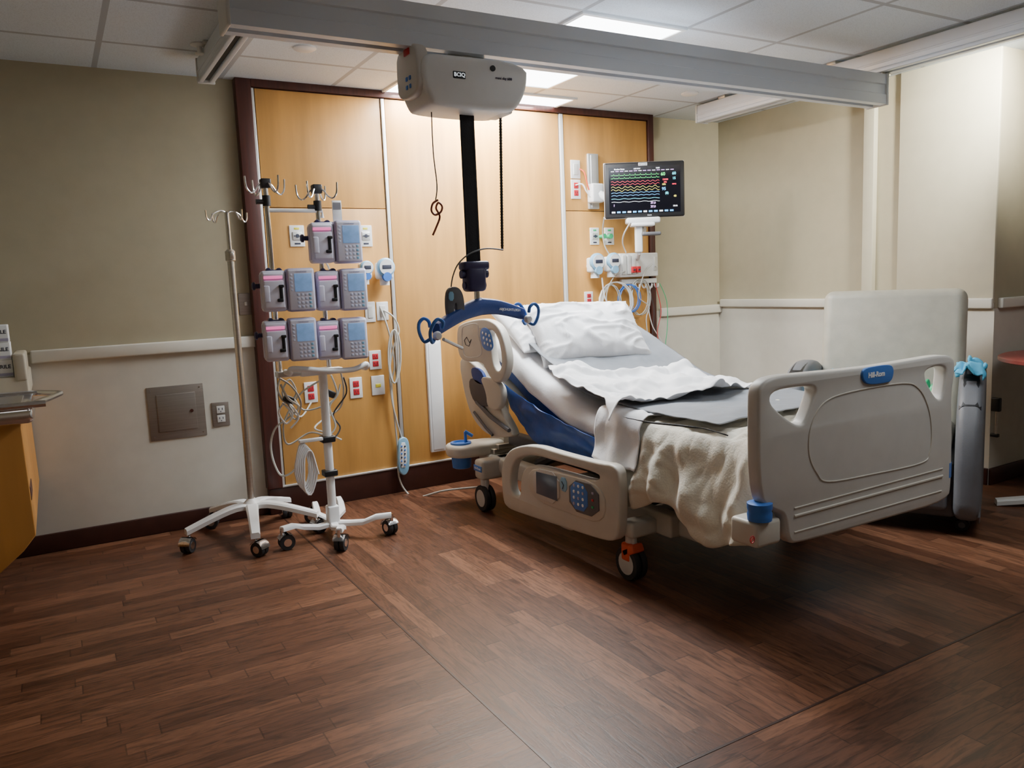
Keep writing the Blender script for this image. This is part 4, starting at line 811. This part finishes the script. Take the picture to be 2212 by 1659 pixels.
# ---------------- bedding
def cloth(name,corners,nu,nv,off,amp,seed,m,label,cat,folds=3.0,hem=.0,maxd=.4,thick=.004,bx=.6,wavef=22,fine=0,drop=1.0):
    c00,c10,c11,c01=[Vector((a[0],a[1],0)) for a in corners]; t=NB(); G=[]
    for j in range(nv+1):
        row=[]
        for i in range(nu+1):
            u,v_=i/nu,j/nv; p=c00.lerp(c10,u).lerp(c01.lerp(c11,u),v_)
            e=min(u,1-u,v_,1-v_)
            p=p+Vector((ns(p.y,3,2.6,seed)*hem*.05,ns(p.x,7,2.6,seed)*hem*.05,0))*max(0,1-e/.3)
            w=amp*.45*(ns(p.x,p.y,folds,seed)+.5)+fine*abs(ns(p.x+.1*ns(p.x,p.y,5,2),p.y,12,seed+4))
            for k in range(4):
                an=seed*1.7+k*.9; q=p.x*math.cos(an)+p.y*math.sin(an)+.10*ns(p.x,p.y,1.6,seed+k); r_=ns(q*folds*.9,(p.x*-math.sin(an)+p.y*math.cos(an))*.55,1,seed+3*k)
                s_=math.exp(-(r_*6.5)**2); w+=amp*.5*s_
            w=max(w,0)
            x=p.x; y=p.y; z=top(y)+off+w
            lim=XL-.012-off*bx; lim2=XR+.012+off*.6
            if x<lim+.02:
                d=min(lim+.02-x,maxd)
                k=min(d/.06,1); kk=min(d/.22,1)
                fold=math.sin(y*wavef+seed+4*ns(y,0,2.4,seed))*.6+ns(y,d*.5,13,seed+2)*1.4
                x=lim+.02-.028*math.sin(k*PI/2)-abs(w)*k*.6-(.007+.015*(1 if hem>1 else .1))*kk*(1+fold)-.03*kk*kk*(1 if hem>1 else 0)-(fine*.6*abs(ns(y,d,9,seed+1)))*k; z=top(y)+off+w*(1-k)-max(0,d-.02)*(1+hem*.12*ns(y,1,4,seed))*drop
            elif x>lim2-.02:
                d=min(x-lim2+.02,maxd); k=min(d/.06,1); x=lim2-.02+.028*math.sin(k*PI/2)+abs(w)*k; z=top(y)+off+w*(1-k)-max(0,d-.02)
            row.append(t.verts.new((x,y,z)))
        G.append(row)
    for j in range(nv):
        for i in range(nu): t.faces.new((G[j][i],G[j][i+1],G[j+1][i+1],G[j+1][i]))
    bmesh.ops.recalc_face_normals(t,faces=t.faces)
    o=obj(name,t,m,sharp=180); md=o.modifiers.new('s','SOLIDIFY'); md.thickness=thick; md.offset=0
    tag(o,label,cat); return o
cloth('fitted_sheet',[(2.045,1.9),(3.09,1.9),(3.09,4.0),(2.035,4.0)],80,120,.006,.007,1,'sheet','smooth white fitted sheet stretched over the mattress','sheet',hem=.3)
cloth('blanket',[(1.82,1.89),(3.2,1.87),(3.2,2.70),(1.80,2.76)],160,150,.016,.026,5,'blank','rumpled cream blanket hanging over the foot end of the mattress','blanket',folds=5.0,hem=2.2,wavef=36,fine=.026,thick=.003)
cloth('top_sheet',[(1.90,2.54),(3.0,2.45),(3.0,2.82),(1.90,2.84)],90,60,.046,.012,23,'sheet','white top sheet turned down over the cream blanket and hanging over the side','sheet',folds=3,hem=1.2,wavef=34,fine=.014,thick=.003)
cloth('grey_pad',[(2.16,2.14),(3.04,2.26),(3.03,3.80),(2.20,3.60)],90,130,.070,.012,8,'greyc','thin dark grey repositioning pad spread down the middle of the bed','bed pad',folds=2.5,hem=1,fine=.005)
cloth('crumpled_sheet',[(2.07,2.74),(3.0,2.60),(2.84,3.14),(2.14,3.38)],160,140,.080,.040,12,'sheet','crumpled white draw sheet heaped on the grey pad below the pillow','sheet',folds=4.4,hem=3,fine=.024,thick=.003)
for i,(pp,lb) in enumerate((([(1350,903),(1400,912),(1460,918),(1515,926),(1566,941)],'a'),([(1122,792),(1132,800),(1140,815)],'b'))):
    pts=[A(a,b,z=.758) for a,b in pp] if i==0 else [A(a,b,x=2.15) for a,b in pp]
    t=NB(); va=[t.verts.new(p+Vector((0,-.014,0))) for p in sp(pts,4)]; vb=[t.verts.new(p+Vector((0,.014,.003))) for p in sp(pts,4)]
    for k in range(len(va)-1): t.faces.new((va[k],va[k+1],vb[k+1],vb[k]))
    o=obj('pad_strap',t,'strap'); md=o.modifiers.new('s','SOLIDIFY'); md.thickness=.004
    tag(o,('black webbing strap of the grey pad lying across the cream blanket','short black strap end beside the pillow corner')[i],'strap')
def pillow(c,w,h,th,tilt,rz,seed,label):
    t=NB(); n=60; F_=[]
    for s in (1,-1):
        G=[]
        for j in range(n+1):
            row=[]
            for i in range(n+1):
                u=-1+2*i/n; v_=-1+2*j/n
                prof=((1-abs(u)**3)*(1-abs(v_)**3))**.6 if abs(u)<1 and abs(v_)<1 else 0
                ins=1-.08*(1-abs(v_)**2)*abs(u)**6; ins2=1-.10*(1-abs(u)**2)*abs(v_)**6
                f1=abs(ns(u*.9+.35*ns(u,v_,1.6,seed),v_*1.5,2.0,seed+6)); f2=abs(ns(u+.3*v_,v_*.5-u*.4,3.2,seed+11))
                soft=.11*th*ns(u,v_,1.3,seed)+.012*math.exp(-(f1*9)**2)+.007*math.exp(-(f2*9)**2)
                row.append(Vector((u*w/2*ins,v_*h/2*ins2,s*(th/2*prof)+(soft*min(1,prof*1.4) if s>0 else 0))))
            G.append(row)
        F_.append(G)
    for G in F_:
        vs=[[t.verts.new(p) for p in r] for r in G]
        for j in range(n):
            for i in range(n): t.faces.new((vs[j][i],vs[j][i+1],vs[j+1][i+1],vs[j+1][i]))
    bmesh.ops.remove_doubles(t,verts=t.verts,dist=1e-5); bmesh.ops.recalc_face_normals(t,faces=t.faces)
    t.transform(Matrix.Translation(c)@Matrix.Rotation(rz,4,'Z')@Matrix.Rotation(tilt,4,'X'))
    tag(obj('pillow',t,'sheet',sharp=180),label,'pillow','pillows on the bed')
pillow(Vector((2.44,3.78,1.03)),.62,.42,.12,math.radians(34),.08,12,'flatter white pillow lying behind the front pillow')
pillow(Vector((2.56,3.575,.995)),.70,.43,.20,math.radians(48),-.10,2,'plump white pillow leaning in front at the raised bed head')
# ---------------- recliner
rc_=thing('recliner','large beige vinyl recliner with grey arms beyond the footboard','recliner')
bm=NB(); box(bm,-.365,.365,-.085,.085,0,.79,.055,seg=6)
bm.transform(Matrix.Translation((0,.2,.38))@Matrix.Rotation(-.2,4,'X')); obj('backrest',bm,'vinyl',rc_,sharp=60)
bm=NB(); box(bm,-.33,.33,-.42,.18,.34,.47,.04,seg=4); obj('seat',bm,'vinyl',rc_)
bm=NB(); box(bm,-.33,.33,-.44,-.38,.12,.36,.025); obj('footrest',bm,'gvinyl',rc_)
bm=NB(); box(bm,-.36,.36,-.36,.38,.07,.34,.02); box(bm,-.36,.36,.30,.40,.3,.66,.03); obj('base',bm,'gvinyl',rc_)
for s in (-1,1):
    xa=s*.41; sil=[(.40,.05),(.42,.25),(.43,.48),(.40,.62),(.30,.72),(.14,.775),(-.08,.785),(-.26,.74),(-.39,.63),(-.46,.47),(-.47,.25),(-.46,.05)]
    bm=NB(); plate(bm,[sil],'x',xa,.11,.035,smooth=2,off=.8); ar=obj('arm',bm,'gvinyl',rc_,sharp=60)
    bm=NB(); tube(bm,sp([(xa+s*.052,y*.86,.07+(z-.05)*.88) for y,z in sil],3,True),.004,6,closed=True); obj('piping',bm,'dgrey',ar)
    t=NB(); ptsa=sp([(xa,y,z) for y,z in sil[5:9]],5); r0=[]
    for p in ptsa: r0.append([t.verts.new(p+Vector((dx,0,dz))) for dx,dz in ((-.046,-.020),(-.03,-.002),(.03,-.002),(.046,-.020))])
    for a,b in zip(r0,r0[1:]):
        for k in range(3): t.faces.new((a[k],a[k+1],b[k+1],b[k]))
    bmesh.ops.recalc_face_normals(t,faces=t.faces); bmesh.ops.solidify(t,geom=list(t.faces),thickness=.02); obj('armrest_pad',t,'black',ar,sharp=60)
    for y in (-.3,.25):
        bm=caster_bm(.03); bm.transform(Matrix.Translation((s*.37,y,0))); obj('caster',bm,['rub','dgrey'],ar)
RL=Matrix.Translation((3.82,2.62,0))@Matrix.Rotation(math.radians(-62),4,'Z'); rc_.matrix_world=RL
def crump(name,c,sx,sy,amp,m,label,cat,seed,rot=0,mx=None):
    t=NB(); n=24; G=[]
    for j in range(n+1):
        r=[]
        for i in range(n+1):
            u,v_=i/n-.5,j/n-.5; r.append(t.verts.new(Vector((u*sx+ns(u,v_,4,seed)*.03,v_*sy+ns(u,v_,4,seed+2)*.03,amp*(.5+ns(u,v_,5,seed+4)+.6*(1-4*(u*u+v_*v_)))))))
        G.append(r)
    for j in range(n):
        for i in range(n): t.faces.new((G[j][i],G[j][i+1],G[j+1][i+1],G[j+1][i]))
    bmesh.ops.recalc_face_normals(t,faces=t.faces); t.transform((mx or Matrix.Identity(4))@Matrix.Translation(c)@Matrix.Rotation(rot,4,'Z'))
    o=obj(name,t,m,sharp=180); md=o.modifiers.new('s','SOLIDIFY'); md.thickness=.006; tag(o,label,cat)
crump('folded_gown',Vector((-.14,-.14,.485)),.40,.36,.19,'cyan','light blue gown heaped on the recliner seat behind the footboard','gown',3,mx=RL)
crump('blue_cloth',Vector((.40,-.22,.765)),.12,.2,.05,'cyan','light blue cloth draped over the recliner arm nearest the table','cloth',9,mx=RL)
crump('green_packet',Vector((.22,-.08,.58)),.16,.16,.08,'green','small green and blue packet on the recliner seat','packet',14,mx=RL)
# ---------------- side table
TX,TY=4.70,2.0
t=thing('round_table','round red-brown table on a white pedestal at the right edge','table',(TX,TY,0))
bm=NB(); lathe(bm,[(.0,.755),(.44,.755),(.45,.76),(.45,.778),(.44,.783),(0,.783)],Matrix.Translation((TX,TY,0)),48); obj('tabletop',bm,'ttop',t)
bm=NB(); cyl(bm,(TX,TY,.05),(TX,TY,.755),.03); lathe(bm,[(.12,.735),(.12,.75),(.02,.755)],Matrix.Translation((TX,TY,0))); obj('pedestal',bm,'offw',t)
for k in range(4):
    a=math.radians(153+90*k); d=Vector((math.cos(a),math.sin(a),0)); s_=Vector((-d.y,d.x,0)); c0=Vector((TX,TY,.0)); RR=.50 if k==0 else .42
    bm=NB(); legbar(bm,sp([c0+Vector((0,0,.08)),c0+d*.14+s_*.04+Vector((0,0,.07)),c0+d*.32+s_*.03+Vector((0,0,.045)),c0+d*RR-s_*.04+Vector((0,0,.018))],4),.07,.06,.03); obj('foot',bm,'offw',t)
q=A(2153,900,y=WY-.03)
t=thing('wall_bracket','slim black rod bracket fixed low on the wall by the table','bracket',(q.x,WY,q.z))
bm=NB(); cyl(bm,(q.x,WY-.03,q.z-.1),(q.x,WY-.03,q.z+.08),.007); obj('rod',bm,'steel',t)
bm=NB(); box(bm,q.x-.014,q.x+.014,WY-.05,WY,q.z+.03,q.z+.11,.006); obj('head',bm,'black',t)
bm=NB(); box(bm,q.x-.012,q.x+.012,WY-.045,WY,q.z-.12,q.z-.1,.004); obj('foot_plate',bm,'black',t)
